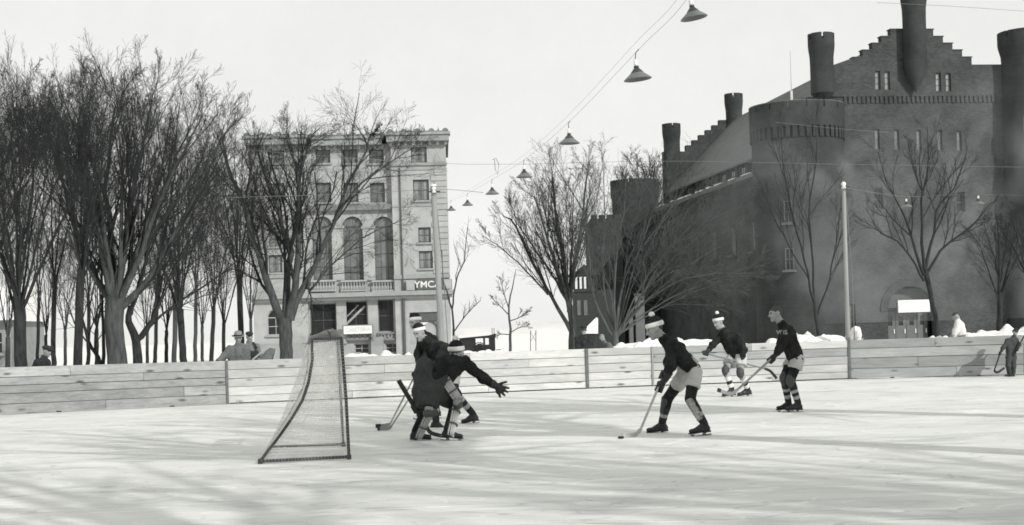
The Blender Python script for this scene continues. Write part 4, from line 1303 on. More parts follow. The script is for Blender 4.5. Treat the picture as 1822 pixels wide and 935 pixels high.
# --- the big tree before the clubhouse
club = [px_limb([(512, 685, 29), (510, 640, 24), (508, 600, 24), (506, 566, 27)], 62, r_, 0),
        px_limb([(503, 575, 17), (482, 520, 14), (455, 440, 11), (432, 365, 8), (400, 280, 5), (396, 238, 1.8)], 62, r_, -0.15),
        px_limb([(509, 575, 16), (512, 500, 13), (514, 440, 11), (498, 385, 7), (470, 310, 5), (455, 252, 1.6)], 62, r_, 0.2),
        px_limb([(513, 450, 9), (528, 395, 7), (530, 320, 6), (522, 278, 4), (510, 232, 1.5)], 62, r_, 0.1),
        px_limb([(512, 570, 15), (528, 490, 12), (532, 400, 9), (535, 300, 6), (556, 248, 1.8)], 62, r_, -0.2),
        px_limb([(516, 570, 15), (543, 505, 11), (570, 455, 9), (592, 395, 7), (625, 320, 5), (655, 262, 3.5), (635, 226, 1.4)], 62, r_, 0.05),
        px_limb([(592, 395, 5), (640, 330, 4), (700, 285, 2.5), (742, 262, 1.2)], 62, r_, 0.0),
        px_limb([(655, 262, 3), (657, 245, 2.2), (676, 226, 1.2)], 62, r_, 0.1),
        px_limb([(556, 480, 8), (548, 520, 5), (590, 470, 3.5), (650, 420, 2.5), (720, 390, 1.2)], 62, r_, -0.1)]
tree('many limbed grey elm standing before the pale clubhouse', club, M_BARK, 51, [dict(n=11, t=0.15, a=(16, 50), l=(0.4, 0.8), k=6, s=4, rr=0.45, up=0.07), dict(n=7, t=0.1, a=(18, 52), l=(0.4, 0.8), k=5, s=3, rr=0.5, up=0.05),
     dict(n=6, t=0.1, a=(18, 55), l=(0.45, 0.85), k=4, s=3, rr=0.55, up=0.03), dict(n=3, t=0.12, a=(18, 55), l=(0.5, 0.9), k=3, s=3, rr=0.6, up=0.02)], 0.0041, 'elm_tree', GRP)
sap = [px_limb([(806, 640, 5), (807, 585, 4), (802, 545, 3.2), (790, 500, 2.6), (786, 445, 1.6)], 66, r_, 0.1),
       px_limb([(804, 552, 3.2), (812, 500, 2.6), (826, 460, 2), (832, 405, 1.2)], 66, r_, 0),
       px_limb([(808, 590, 2.4), (830, 560, 1.8), (855, 535, 1.2)], 66, r_, -0.1)]
tree('forked sapling at the right corner of the clubhouse', sap, M_BARK, 52, THIN[:2], 0.006, 'young_tree', GRP)
yng = [px_limb([(908, 628, 5.5), (908, 590, 4.5), (905, 550, 3.2), (912, 510, 2), (918, 480, 1)], 82, r_, 0),
       px_limb([(905, 560, 2.2), (890, 545, 1.6), (874, 530, 1)], 82, r_, 0.2), px_limb([(906, 572, 2), (925, 565, 1.5), (942, 552, 1)], 82, r_, -0.2),
       px_limb([(908, 596, 2), (890, 595, 1.4), (884, 600, 1)], 82, r_, 0.3), px_limb([(909, 592, 1.8), (925, 583, 1.4), (944, 582, .9)], 82, r_, 0.1), px_limb([(905, 548, 2), (896, 520, 1.5), (890, 495, .9)], 82, r_, -0.1)]
tree('small lone bare tree on the open snow right of the parked truck', yng, M_BARK, 53, THIN, 0.0065, 'young_tree', GRP)

# --- the pair of trees in the middle
midl = [px_limb([(1018, 625, 15), (1018, 590, 14), (1016, 560, 12), (1012, 530, 10)], 58, r_, 0),
        px_limb([(1016, 590, 9), (985, 535, 7), (955, 480, 5.5), (915, 400, 4), (896, 385, 1.5)], 58, r_, 0.05),
        px_limb([(1014, 560, 8), (1000, 500, 6), (978, 440, 5), (955, 360, 3.5), (942, 345, 1.4)], 58, r_, -0.2),
        px_limb([(1013, 545, 8), (1005, 470, 6), (990, 390, 4.5), (985, 320, 3), (985, 325, 1.3)], 58, r_, 0.2),
        px_limb([(1014, 548, 8), (1020, 480, 6.5), (1035, 400, 5), (1045, 310, 3), (1042, 300, 1.3)], 58, r_, 0.1),
        px_limb([(975, 525, 4), (940, 485, 3), (890, 440, 2), (860, 420, 1.2)], 58, r_, 0.15)]
MIDL = [dict(BIG[0], n=8), dict(BIG[1], n=6), dict(BIG[2], n=5), dict(BIG[3], n=3)]
for q in range(6):
    e = (905 + q * 30 + r_.uniform(-8, 8), 372 + r_.uniform(-15, 25) - q * 12)
    midl.append(px_limb([(1014 + r_.uniform(-3, 3), 560 + r_.uniform(-15, 10), 6), (1014 + (e[0] - 1014) * .3, 560 + (e[1] - 560) * .4, 4.2), (1014 + (e[0] - 1014) * .7, 560 + (e[1] - 560) * .74, 2.4), (*e, 1.1)], 58, r_))
tree('vase shaped dark tree left of the lookout hut, leaning limbs to the left', slim(midl, .9), M_BARK, 61, MIDL, 0.0041, 'elm_tree', GRP)
multi = [px_limb([(1096, 625, 22), (1095, 605, 19), (1094, 590, 17)], 56, r_, 0)]
for i, pts in enumerate([[(1092, 600, 8), (1068, 560, 7), (1050, 500, 5), (1048, 430, 3.5), (1030, 330, 1.3)], [(1092, 595, 8), (1080, 540, 6), (1072, 470, 5), (1078, 380, 3), (1070, 280, 1.3)],
                         [(1094, 595, 8), (1092, 530, 6.5), (1098, 450, 5), (1110, 370, 3.5), (1118, 270, 1.3)], [(1096, 595, 9), (1104, 530, 7), (1120, 460, 5), (1150, 390, 3.5), (1165, 290, 1.3)],
                         [(1097, 598, 9), (1120, 560, 8), (1145, 520, 6.5), (1180, 460, 4), (1230, 400, 1.6)], [(1098, 600, 8), (1130, 555, 6.5), (1185, 510, 4.5), (1250, 490, 3), (1345, 486, 1.4)],
                         [(1100, 598, 7), (1138, 530, 5.5), (1190, 450, 4), (1250, 400, 2.6), (1320, 370, 1.3)], [(1097, 592, 7), (1112, 500, 5), (1150, 430, 4), (1215, 360, 2.5), (1260, 330, 1.2)],
                         [(1150, 512, 5), (1210, 480, 3.6), (1260, 500, 2.4), (1300, 515, 1.2)], [(1094, 592, 7), (1085, 520, 5), (1060, 450, 3.5), (1040, 400, 1.4)]]):
    multi.append(px_limb(pts, 56, r_, [-.3, .2, -.2, .3, -.15, -.1, .1, .3, -.2, .3][i]))
for q in range(9):
    e = (1170 + q * 24 + r_.uniform(-10, 10), 300 + q * 22 + r_.uniform(-30, 30))
    a0 = (1099 + q * .8, 596 - q * .5)
    multi.append(px_limb([(*a0, 6), (a0[0] + (e[0] - a0[0]) * .25, a0[1] + (e[1] - a0[1]) * .38, 4.5), (a0[0] + (e[0] - a0[0]) * .62, a0[1] + (e[1] - a0[1]) * .75, 2.8), (*e, 1.2)], 56, r_))
tree('wide multi stemmed pale tree spreading before the armory wall', slim(multi, .6), M_BARKL, 62, [dict(n=9, t=0.25, a=(12, 40), l=(0.35, 0.7), k=6, s=4, rr=0.45, up=0.05), dict(n=6, t=0.1, a=(16, 48), l=(0.4, 0.8), k=5, s=3, rr=0.5, up=0.03), dict(n=7, t=0.1, a=(16, 50), l=(0.45, 0.9), k=4, s=3, rr=0.55, up=0.02)], 0.005, 'elm_tree', GRP, cmat=mat('pale_twigs', 0.085, 0.95, 0.4, 3, bump=0, spec=0.1))
# --- trees before the armory
t1 = [px_limb([(1457, 612, 11), (1456, 590, 9), (1450, 550, 8), (1446, 520, 8)], 60, r_, 0),
      px_limb([(1447, 535, 6), (1432, 470, 5), (1415, 400, 4), (1398, 320, 3), (1390, 240, 1.3)], 60, r_, -0.2),
      px_limb([(1449, 530, 6), (1446, 450, 5), (1440, 370, 4), (1452, 280, 2.6), (1450, 215, 1.2)], 60, r_, 0.2),
      px_limb([(1455, 560, 5), (1475, 500, 4), (1488, 430, 3), (1500, 340, 1.3)], 60, r_, 0.1),
      px_limb([(1440, 500, 4), (1405, 440, 3), (1375, 380, 2.2), (1350, 320, 1.2)], 60, r_, 0.1)]
tree('slim tree left of the tall pole in front of the round corner tower', slim(t1), M_TWIG, 71, [dict(n=8, t=0.25, a=(12, 36), l=(0.4, 0.7), k=5, s=4, rr=0.55, up=0.14), dict(n=6, t=0.2, a=(14, 42), l=(0.4, 0.75), k=5, s=3, rr=0.6, up=0.1), dict(n=5, t=0.15, a=(18, 50), l=(0.4, 0.8), k=4, s=3, rr=0.65, up=0.06)], 0.0041, 'elm_tree', GRP)
t2 = [px_limb([(1669, 616, 15), (1666, 572, 12), (1657, 530, 12), (1646, 482, 13)], 63, r_, 0),
      px_limb([(1644, 490, 9), (1630, 450, 7), (1618, 410, 5.5), (1605, 375, 4), (1580, 330, 2.5), (1562, 270, 1.2)], 63, r_, -0.2),
      px_limb([(1645, 480, 9), (1640, 410, 7), (1642, 345, 5.5), (1652, 300, 4), (1650, 225, 1.4)], 63, r_, 0.1),
      px_limb([(1646, 482, 9), (1660, 420, 6.5), (1668, 370, 5), (1700, 330, 3.5), (1722, 260, 1.3)], 63, r_, 0.2),
      px_limb([(1644, 500, 7), (1622, 460, 5), (1590, 425, 4), (1565, 415, 2.5), (1540, 370, 1.2)], 63, r_, -0.1),
      px_limb([(1647, 490, 8), (1680, 440, 6), (1720, 410, 4.5), (1765, 360, 1.5)], 63, r_, 0.0),
      px_limb([(1642, 345, 4), (1625, 300, 3), (1615, 250, 1.2)], 63, r_, 0.2)]
tree('dark limbed elm growing in front of the armory doors', slim(t2), M_TWIG, 72, [dict(n=8, t=0.25, a=(18, 45), l=(0.4, 0.75), k=5, s=4, rr=0.55, up=0.12), dict(n=6, t=0.2, a=(14, 42), l=(0.4, 0.75), k=5, s=3, rr=0.6, up=0.08), dict(n=5, t=0.15, a=(18, 50), l=(0.4, 0.8), k=4, s=3, rr=0.65, up=0.05)], 0.0041, 'elm_tree', GRP)
tree('dense dark tree in front of the right round tower', vase(1778, 11, 60, 520, 340, 70, 6, 73, 4), M_BARKD, 73, MID, 0.0041, 'elm_tree', GRP)
tree('dark tree half cut by the right border before the round tower', vase(1832, 12, 57, 500, 330, 70, 6, 74, -4), M_BARKD, 74, MID, 0.0041, 'elm_tree', GRP)
tree('distant pale crown showing above the round lake tower', vase(1150, 7, 165, 420, 258, 45, 5, 75, -2), M_BARK, 75, MID, 0.02, 'elm_tree', GRP)

# --- trees behind the photographer: only their long shadows lie across the ice
def shade_tree(x, y, h, seed, label, low=.42):
    r = np.random.default_rng(seed)
    b = np.array([x, y, -0.05])
    limbs = [(np.array([b, b + [0.1, 0, h * low * .5], b + [0.0, 0.1, h * low]]), np.array([0.36, 0.30, 0.26]))]
    for k in range(9):
        a = r.uniform(0, 6.28); s = r.uniform(0.12, 0.36) * h
        limbs.append((np.array([b + [0, 0, h * r.uniform(low * .7, low)], b + [math.cos(a) * s * 0.4, math.sin(a) * s * 0.4, h * 0.62], b + [math.cos(a) * s, math.sin(a) * s, h * r.uniform(.8, .95)]]), np.array([0.2, 0.14, 0.03])))
    tree(label, limbs, M_BARK, seed, THIN[:2], 0.02, 'elm_tree', 'bare trees beside the near end of the rink')
for i, (x, y, h, lb) in enumerate([(13.5, -1.5, 13, 'bare elm beside the near right end of the rink'), 
                                   (17.0, -8.0, 14, 'bare elm set back from the near right corner of the rink'), (4.5, -17, 14, 'bare elm farthest behind the near end of the rink'),
                                   (6.6, 6.3, 12, 'bare elm leaning in close on the right of the near ice'), (9.4, 9.0, 12, 'bare elm second along the right edge of the ice'), (12.2, 13.0, 13, 'bare elm third along the right edge of the ice'), (6.3, -1.0, 12, 'bare elm close behind the right shoulder of the camera')]):
    shade_tree(x, y, h, 90 + i, lb, .62 if i >= 3 else .42)

# ------------------------------------------------------------------ smoke drifting low before the armory
sm = bpy.data.materials.new('drifting_smoke'); sm.use_nodes = True
n_ = sm.node_tree.nodes; l_ = sm.node_tree.links
n_.remove(n_['Principled BSDF'])
pv = n_.new('ShaderNodeVolumePrincipled'); pv.inputs['Color'].default_value = (.86, .90, .92, 1); pv.inputs['Anisotropy'].default_value = 0.1
tc_ = n_.new('ShaderNodeTexCoord'); mp_ = n_.new('ShaderNodeMapping'); mp_.inputs['Scale'].default_value = (1, .6, .75)
l_.new(tc_.outputs['Object'], mp_.inputs['Vector'])
nz_ = n_.new('ShaderNodeTexNoise'); nz_.inputs['Scale'].default_value = 0.21; nz_.inputs['Detail'].default_value = 4; nz_.inputs['Distortion'].default_value = 1.2
l_.new(mp_.outputs[0], nz_.inputs['Vector'])
mr_ = n_.new('ShaderNodeMapRange'); mr_.inputs['From Min'].default_value = 0.50; mr_.inputs['From Max'].default_value = 0.70
mr_.inputs['To Min'].default_value = 0.0; mr_.inputs['To Max'].default_value = 0.042
l_.new(nz_.outputs['Fac'], mr_.inputs[0])
# thins out towards the edges of the cloud
gr_ = n_.new('ShaderNodeTexGradient'); gr_.gradient_type = 'SPHERICAL'
mp2 = n_.new('ShaderNodeMapping'); mp2.inputs['Scale'].default_value = (1 / 13.5, 1 / 11.5, 1 / 9.5)
l_.new(tc_.outputs['Object'], mp2.inputs['Vector']); l_.new(mp2.outputs[0], gr_.inputs['Vector'])
ml_ = n_.new('ShaderNodeMath'); ml_.operation = 'MULTIPLY'
sq_ = n_.new('ShaderNodeMath'); sq_.operation = 'POWER'; sq_.inputs[1].default_value = 0.6
l_.new(gr_.outputs['Fac'], sq_.inputs[0])
l_.new(mr_.outputs[0], ml_.inputs[0]); l_.new(sq_.outputs[0], ml_.inputs[1])
l_.new(ml_.outputs[0], pv.inputs['Density']); l_.new(pv.outputs[0], n_['Material Output'].inputs['Volume'])
c_ = U(1650, 372, 80.0)
m = MB(); m.box(c_[0] - 14, c_[0] + 14, 68, 92, c_[2] - 6.2, c_[2] + 9.5)
o = m.build('smoke', sm, loc=(c_[0], 80.0, c_[2])); o['kind'] = 'stuff'
SC.cycles.volume_step_rate = 2.0
SC.cycles.volume_bounces = 1
# ================================================================== GOAL
def px3(px, py, D): return U(px, py, D)
GN, GFAR = GD(621, 818), GD(611, 795)
n_b, f_b = UX(621, GN, 0.03), UX(611, GFAR, 0.03)              # feet of the two posts
n_t = U(607, 602, GN); f_t = U(601, 604, GFAR)
n_r = UX(463, GD(463, 826), 0.03)                               # back corner, near side
f_r = n_r + (f_b - n_b) * 0.99
f_r = UX(481, GD(481, 800), 0.03)
n_c = [U(px, py, GN + 0.05) for px, py in ((555, 604), (556, 640), (549, 680), (538, 713), (519, 745), (496, 778))]
f_c = [U(px, py, GFAR + 0.02) for px, py in ((549, 610), (549, 645), (543, 683), (527, 717), (508, 750), (493, 775))]
M_LACE = mat('laced_iron', 0.06, 0.7, 0.75, 55, (1, 1, 1), bump=0.6, bdist=0.01)
M_NET = mat('net_cord', 0.74, 0.9, 0.1, 20, bump=0)
M_CORD = mat('lacing_cord', 0.24, 0.9, 0.2, 20, bump=0)
M_CANV = mat('net_canvas', 0.45, 0.9, 0.12, 9, bump=0.5)
goal = thing('hockey_goal', 'netted iron hockey goal standing on the ice', 'goal', (n_b + f_b + n_r + f_r) / 4 * [1, 1, 0])
def gtube(name, pts, r, mt=M_LACE, lace=True):
    m = MB(); m.tube(pts, r, 10); o = m.build(name, mt, goal, smooth=True)
    if lace:                                    # cord lacing wound about the pipe
        Q = spline(np.array(pts), max(2, int(sum(np.linalg.norm(np.diff(np.array(pts), axis=0), axis=1)) / 0.034)))
        m = MB()
        for i in range(len(Q) - 1):
            p, q = Q[i], Q[i + 1]
            m.tube([p * 0.62 + q * 0.38, p * 0.40 + q * 0.60], r * 1.18, 7)
        m.build('lacing', M_CORD, o, kind='stuff')
    return o
gtube('post', [n_b, (n_b + n_t) / 2 + [0.01, 0, 0], n_t], 0.0175)
gtube('post', [f_b, f_t], 0.016)
gtube('crossbar', [n_t, f_t], 0.016)
gtube('back_frame', spline(np.array([n_t, *n_c[:1]]), 3).tolist() + [p.tolist() for p in n_c[1:]] + [n_r.tolist()], 0.016)
gtube('back_frame', [f_t.tolist()] + [p.tolist() for p in f_c] + [f_r.tolist()], 0.015)
gtube('base_rail', [n_b, n_r], 0.018)
gtube('base_rail', [f_b, f_r], 0.015)
gtube('base_rail', [n_r, f_r], 0.015)
for p in (n_b, n_r, f_b):
    m = MB(); m.lathe([(0.027, 0), (0.027, 0.04), (0.02, 0.055)], p * [1, 1, 0] + [0, 0, 0.004], 10); m.build('foot_joint', M_IRON, goal)

def net_panel(A, B, nu, nv):
    """cords between two edge curves A and B"""
    A, B = spline(np.array(A), nu + 1), spline(np.array(B), nu + 1)
    t = np.linspace(0, 1, nv + 1)[:, None, None]
    G = A[None] * (1 - t) + B[None] * t              # (nv+1, nu+1, 3)
    # sag a little
    G[1:-1] += RNG.normal(size=G[1:-1].shape) * 0.003
    P1 = np.stack([G[:, :-1].reshape(-1, 3), G[:, 1:].reshape(-1, 3)], 1)
    P2 = np.stack([G[:-1].reshape(-1, 3), G[1:].reshape(-1, 3)], 1)
    # square mesh hung as it is knotted
    return np.concatenate([P1, P2])
near_back = [n_t] + n_c + [n_r]
far_back = [f_t] + f_c + [f_r]
nb_front = [n_t, (n_t * .5 + n_b * .5), n_b]
fb_front = [f_t, (f_t * .5 + f_b * .5), f_b]
hem_n = U(556, 606, GN + 0.05)
segs = [net_panel(n_c + [n_r], spline(np.array([n_t, n_b]), 6), 52, 36),
        net_panel(f_c + [f_r], spline(np.array([f_t, f_b]), 6), 52, 36),
        net_panel(n_c + [n_r], f_c + [f_r], 52, 40)]
P = np.concatenate(segs)
V, Fc = tubes(P, np.full(P.shape[:2], 0.0021), 3)
o = bpy.data.objects.new('net', mesh_np('net', V - WLOC[goal], Fc, M_NET, smooth=False)); link(o, goal); o['kind'] = 'stuff'; WLOC[o] = WLOC[goal]
# netting stretched farther out behind the frame and the bunched canvas on top
back_line = [U(px, py, GFAR - 0.3) for px, py in ((547, 612), (530, 665), (512, 715), (492, 765), (470, 805))]
P = net_panel(n_c, back_line, 46, 22)
V, Fc = tubes(P, np.full(P.shape[:2], 0.0021), 3)
o = bpy.data.objects.new('slack_net', mesh_np('slack_net', V - WLOC[goal], Fc, M_NET, smooth=False)); link(o, goal); o['kind'] = 'stuff'; WLOC[o] = WLOC[goal]
m = MB()
top = [U(px, py, GN + 0.3 + 0.9 * k) for k, (px, py) in enumerate(((552, 604), (566, 602), (580, 596), (592, 597), (606, 600)))]
for k in range(5):
    pts = [U(px, py + RNG.uniform(-2, 3), GN + 0.15 + 0.35 * k) for px, py in ((549, 611), (553, 603), (566, 601), (578, 596), (590, 594), (600, 598), (608, 602))]
    m.tube(spline(np.array(pts), 16), np.interp(np.linspace(0, 6, 16), range(7), [0.012, 0.028, 0.035, 0.055, 0.06, 0.045, 0.02]), 9)
    m.build('gathered_net', M_CANV, goal, smooth=True)

# ================================================================== POLES, WIRES, LAMPS
def pole(name, label, pts, D, w0, w1, mt, ins):
    p0 = UX(pts[0][0], D, -0.05); p1 = U(pts[1][0], pts[1][1], D)
    t = thing(name, label, 'pole', p0)
    m = MB(); m.tube([p0, p0 * .6 + p1 * .4, p1], [w0 / 2 / F * D * 1.1, (w0 + w1) / 4 / F * D, w1 / 2 / F * D], 12); m.build('shaft', mt, t, smooth=False)
    q = U(ins[0], ins[1], D - 0.16)
    m = MB(); m.lathe([(0.02, -0.07), (0.06, -0.05), (0.035, 0), (0.065, 0.04), (0.03, 0.09), (0.01, 0.1)], q, 12); m.build('insulator', M_PORC, t, smooth=True)
    m = MB(); m.bar(q + [-0.16, 0.04, -0.03], q + [0.16, 0.04, -0.03], 0.035, 0.035); m.build('bracket', M_IRON, t)
    m = MB(); m.tube([p0 + [0.17, 0.02, 0], p0 * .5 + p1 * .5 + [0.15, 0.02, 0], p1 + [0.06, 0.02, -0.3]], 0.012, 5); m.build('feed_wire', M_WIRE, t)
    m = MB(); m.lathe([(w1 / 2 / F * D * 1.12, 0), (w1 / 2 / F * D * 1.12, 0.05)], p1 + [0, 0, 0.002], 12); m.build('cap', M_SNOW, t)
    return t, p1
poleL, pLt = pole('lamp_pole', 'grey wooden pole leaning left in front of the clubhouse corner', [(790, 0), (771, 332)], 38.0, 12, 9.5, M_POLE, (772, 339))
poleR, pRt = pole('lamp_pole', 'pale straight pole rising before the armory, white insulator on top', [(1511, 0), (1501, 329)], 35.0, 8.8, 6.6, M_POLEB, (1501, 331))

def wire(label, pts, r, name='overhead_wire', grp='overhead wires'):
    m = MB(); m.tube(pts, r, 5)
    o = m.build(name, M_WIRE, loc=pts[len(pts) // 2]); tag(o, label, 'wire', grp)
    return o

LAMPS = [(1235, 33, 20.0, 0.38), (1135, 142, 23.0, 0.45), (1013, 256, 30.5, 0.45), (933, 316, 38.0, 0.44), (876, 346, 46.0, 0.45), (832, 366, 57.0, 0.45), (803, 375, 68.0, 0.45)]
LAB = ['hanging lamp with conical shade cut closest to the top border', 'large conical hanging lamp second along the wire, alone in open sky', 'conical lamp third along the wire, just above the middle tree crown',
       'conical lamp fourth along the wire, in the left edge of the middle tree crown', 'conical lamp fifth along the wire, left of the middle tree', 'small lamp sixth along the wire, out over the lake sky', 'smallest lamp farthest along the wire, beside the clubhouse corner pole']
tops = []
def lamp(c, d, label, tilt, grp, hang=0.30, rs=random.Random(4)):
    """c: centre of the rim"""
    t = thing('hanging_lamp', label, 'lamp', c, grp)
    R = d / 2; h = d * 0.46
    ax = (np.array([math.cos(tilt), 0, math.sin(tilt)]), np.array([0, 1., 0]), np.array([-math.sin(tilt), 0, math.cos(tilt)]))
    m = MB()
    m.lathe([(R, 0), (R * 0.98, 0.012), (R * 0.45, h * 0.52), (R * 0.435, h * 0.50), (R * 0.955, 0.002), (R, 0)], c, 28, ax=ax, cap=False)
    m.build('lamp_shade', M_SHADELIT, t, smooth=False)
    m = MB(); m.lathe([(R * 0.47, h * 0.50), (R * 0.46, h * 0.54), (R * 0.15, h * 0.93), (R * 0.19, h * 0.95), (R * 0.19, h * 1.03), (R * 0.08, h * 1.05)], c, 24, ax=ax, cap=False)
    m.build('shade_cap', M_SHADE, t)
    m = MB(); m.lathe([(0.001, h * 1.04), (0.03, h * 1.05), (0.034, h * 1.25), (0.026, h * 1.32), (0.034, h * 1.38), (0.02, h * 1.55), (0.001, h * 1.56)], c, 12, ax=ax, cap=False)
    m.build('socket', M_PORC, t, smooth=True)
    m = MB(); m.ball(c + ax[2] * h * 0.45, (0.032, 0.032, 0.05), 10); m.build('bulb', M_GLASSP, t, smooth=True)
    a = c + ax[2] * h * 1.55; top = c + np.array([0.03, 0, h * 1.55 + hang])
    m = MB(); m.tube([a, a * .6 + top * .4 + [-0.02, 0, 0], a * .3 + top * .7 + [-0.03, 0, 0], top], 0.008, 5); m.build('hook', M_IRON, t)
    return top
for i, (px, py, D, d) in enumerate(LAMPS):
    tops.append(lamp(U(px, py, D), d, LAB[i], [0.16, 0.1, 0.0, 0.0, 0.0, 0.0, 0.02][i], 'lamps hung along the wire', 0.16))
# the carrying wire and its companion
ext0 = tops[0] + (tops[0] - tops[1]) * 1.6 + np.array([0, 0, 0.8])
end = tops[-1] + np.array([-2.3, 9, 0.25])
line = [ext0, *tops, end]
Q = spline(np.array(line), 60)
wire('wire carrying the row of hanging lamps', [p for p in Q], 0.0028)
wire('second wire running just above the lamp wire', [p + np.array([-0.07, 0.0, 0.085]) for p in Q], 0.0021)
# loop of slack wire between the fourth and fifth lamps
c = U(884, 300, 42)
wire('slack loop of wire dangling between two lamps', [c + np.array([-.12, 0, .25]), c + np.array([-.02, 0, .3]), c + np.array([0.06, 0, .12]), c + np.array([0.02, 0, -.18]), c + np.array([-0.05, 0, -.02]), c + np.array([-0.06, 0, .26])], 0.010, grp='overhead wires')
def span(label, pts, r):
    a = spline(np.array(pts), 16); wire(label, [p for p in a], r)
span('thin wire crossing before the clubhouse and the sky', [U(380, 262, 34), U(800, 292, 34), U(1180, 287, 34), U(1515, 293, 34), U(1900, 299, 34)], 0.004)
span('wire between the insulators of the two poles', [U(400, 352, 38), U(640, 345, 38), U(772, 337, 37.8), U(860, 343, 37), ], 0.006)
span('wire crossing the sky right of the gable turret', [U(1560, 5, 40), U(1700, 12, 40), U(1900, 26, 40)], 0.005)
span('wire crossing the face of the round corner tower', [U(1380, 218, 50), U(1500, 230, 50), U(1580, 236, 50)], 0.006)
for px, py, D, lb in ((1613, 369, 52, 'small hanging lamp in front of the elm at the armory doors'), (1741, 364, 50, 'small hanging lamp nearest the right round tower')):
    tp = lamp(U(px, py, D), 0.42, lb, 0.0, 'lamps of the far wire', 0.1)
span('sagging wire of the two small lamps before the armory', [U(1501, 334, 34.5), U(1613, 350, 51.8), U(1741, 346, 49.8), U(1900, 352, 48)], 0.005)

# ================================================================== THE TRUCK on the shore road
D = 138.0
g0 = float(ground_z(-4, D))
t = thing('parked_truck', 'old dark motor truck with open side windows parked on the shore road', 'truck', UX(850, D, g0))
M_CAR = mat('car_paint', 0.022, 0.5, 0.2, 3, spec=0.3); M_TYRE = mat('tyre', 0.03, 0.9, 0.2, 8)
def tx(px): return U(px, 610, D)[0]
zt = U(850, 600, D)[2]
zb = g0 + 0.22
x0, x1 = tx(818), tx(881)
xs = [x0, tx(846), tx(860), tx(863), tx(870), x1]
zw0, zw1 = U(855, 614, D)[2], U(855, 602.5, D)[2]
for y in (D - 0.85, D + 0.8):
    m = MB()
    m.box(x0, x1, y, y + 0.05, zb, zw0); m.box(x0, xs[1], y, y + 0.05, zw0 + .001, zw1); m.box(xs[2], xs[3], y, y + 0.05, zw0 + .001, zw1); m.box(xs[4], x1, y, y + 0.05, zw0 + .001, zw1)
    m.build('side_panel', M_CAR, t)
m = MB(); m.prism([(x0 - 0.1, D - 0.95, zw1 + .002), (x1 + 0.05, D - 0.95, zw1 + .002), (x1 + 0.05, D - 0.95, U(878, 594, D)[2]), (xs[4], D - 0.95, U(870, 597, D)[2]), (x0 - 0.1, D - 0.95, U(822, 604, D)[2] + 0.1)], (0, 1.9, 0)); m.build('roof', M_CAR, t)
m = MB(); m.box(x0 + .06, x1 - .06, D - 0.79, D + 0.79, zb - 0.1, zb); m.build('floor', M_CAR, t)
for x in (x0, x1 - 0.05):
    m = MB(); m.box(x, x + 0.049, D - 0.79, D + 0.79, zb + .001, zw1 - 0.001 if x > x0 else zw0); m.build('end_panel', M_CAR, t)
hx = tx(800)
m = MB(); m.prism([(hx, D - 0.45, zb), (x0 - .01, D - 0.6, zb), (x0 - .01, D - 0.6, zw0 - .1), (hx, D - 0.45, zw0 - 0.25)], (0, 1.0, 0)); m.build('bonnet', M_CAR, t)
for x in (tx(853), tx(806)):
    for y in (D - 0.95, D + 0.75):
        ax = (np.array([1., 0, 0]), np.array([0, 0, 1.]), np.array([0, 1., 0]))
        m = MB(); m.lathe([(0.26, 0.02), (0.40, 0.0), (0.44, 0.06), (0.40, 0.14), (0.26, 0.12)], (x, y, g0 + 0.44), 20, ax=ax, cap=False); wh = m.build('wheel', M_TYRE, t, smooth=True)
        m = MB()
        for k in range(10):
            a = 2 * math.pi * k / 10; m.tube([(x, y + 0.07, g0 + 0.44), (x + 0.27 * math.cos(a), y + 0.07, g0 + 0.44 + 0.27 * math.sin(a))], 0.018, 5)
        m.build('spoke', M_CAR, wh, kind='stuff')
        if y < D:
            A = np.linspace(0.1, 3.0, 10); m = MB(); m.tube([(x + 0.55 * math.cos(a), y + 0.05, g0 + 0.46 + 0.52 * math.sin(a)) for a in A], 0.05, 6); m.build('mudguard', M_CAR, t)
for px in (876, 879.5):
    m = MB(); p = U(px, 596, D); m.box(p[0] - 0.03, p[0] + 0.03, D - 0.9, D - 0.84, p[2] - 0.05, U(px, 584, D)[2]); m.build('stake', M_CAR, t)
m = MB(); m.bar((x1 + .06, D - 0.5, zb), (x1 + 0.55, D - 0.5, g0 + 0.25), 0.3, 0.06); m.build('tail_board', M_CAR, t)
# small trestle on the far snow
D = 120.0
t = thing('wooden_trestle', 'thin wooden trestle frame standing alone on the far snow', 'frame', UX(948, D, float(ground_z(2, D))))
for px in (944, 953.5):
    m = MB(); a = UX(px, D, float(ground_z(2, D))); b = U(px, 588, D); m.bar(a, b, 0.06, 0.06); m.build('upright', M_POST, t)
m = MB(); m.bar(U(944, 592, D) + [0, -0.04, 0], U(953.5, 608, D) + [0, -0.04, 0], 0.04, 0.03); m.build('brace', M_POST, t)
m = MB(); m.bar(U(944, 608, D) + [0, -0.08, 0], U(953.5, 592, D) + [0, -0.08, 0], 0.04, 0.03); m.build('brace', M_POST, t)

# snow scraper leaning on the boards beside the spectators
D = 31.3
t = thing('snow_scraper', 'dark wooden snow scraper tilted up against the boards right of the spectators', 'scraper', U(478, 640, D) * [1, 1, 0] + [0, 0, 0.9])
m = MB(); m.prism([U(458, 650, D - 0.1), U(482, 648, D), U(493, 622, D + 0.15), U(479, 619, D + 0.15), U(468, 630, D + 0.1)], (0.0, 0.03, 0.0)); m.build('blade', M_POST, t)
m = MB(); m.tube([U(449, 641, D - 0.15), U(462, 630, D - 0.05), U(482, 617, D + 0.1)], 0.02, 7); m.build('handle', M_POLEB, t)
m = MB(); m.tube([U(487, 640, D - 0.02), U(491, 624, D + 0.1), U(495, 620, D + 0.2)], 0.02, 6); m.build('brace', M_POLEB, t)
# ================================================================== PEOPLE
from mathutils.bvhtree import BVHTree

def unit(v):
    v = np.asarray(v, float); return v / (np.linalg.norm(v) + 1e-9)

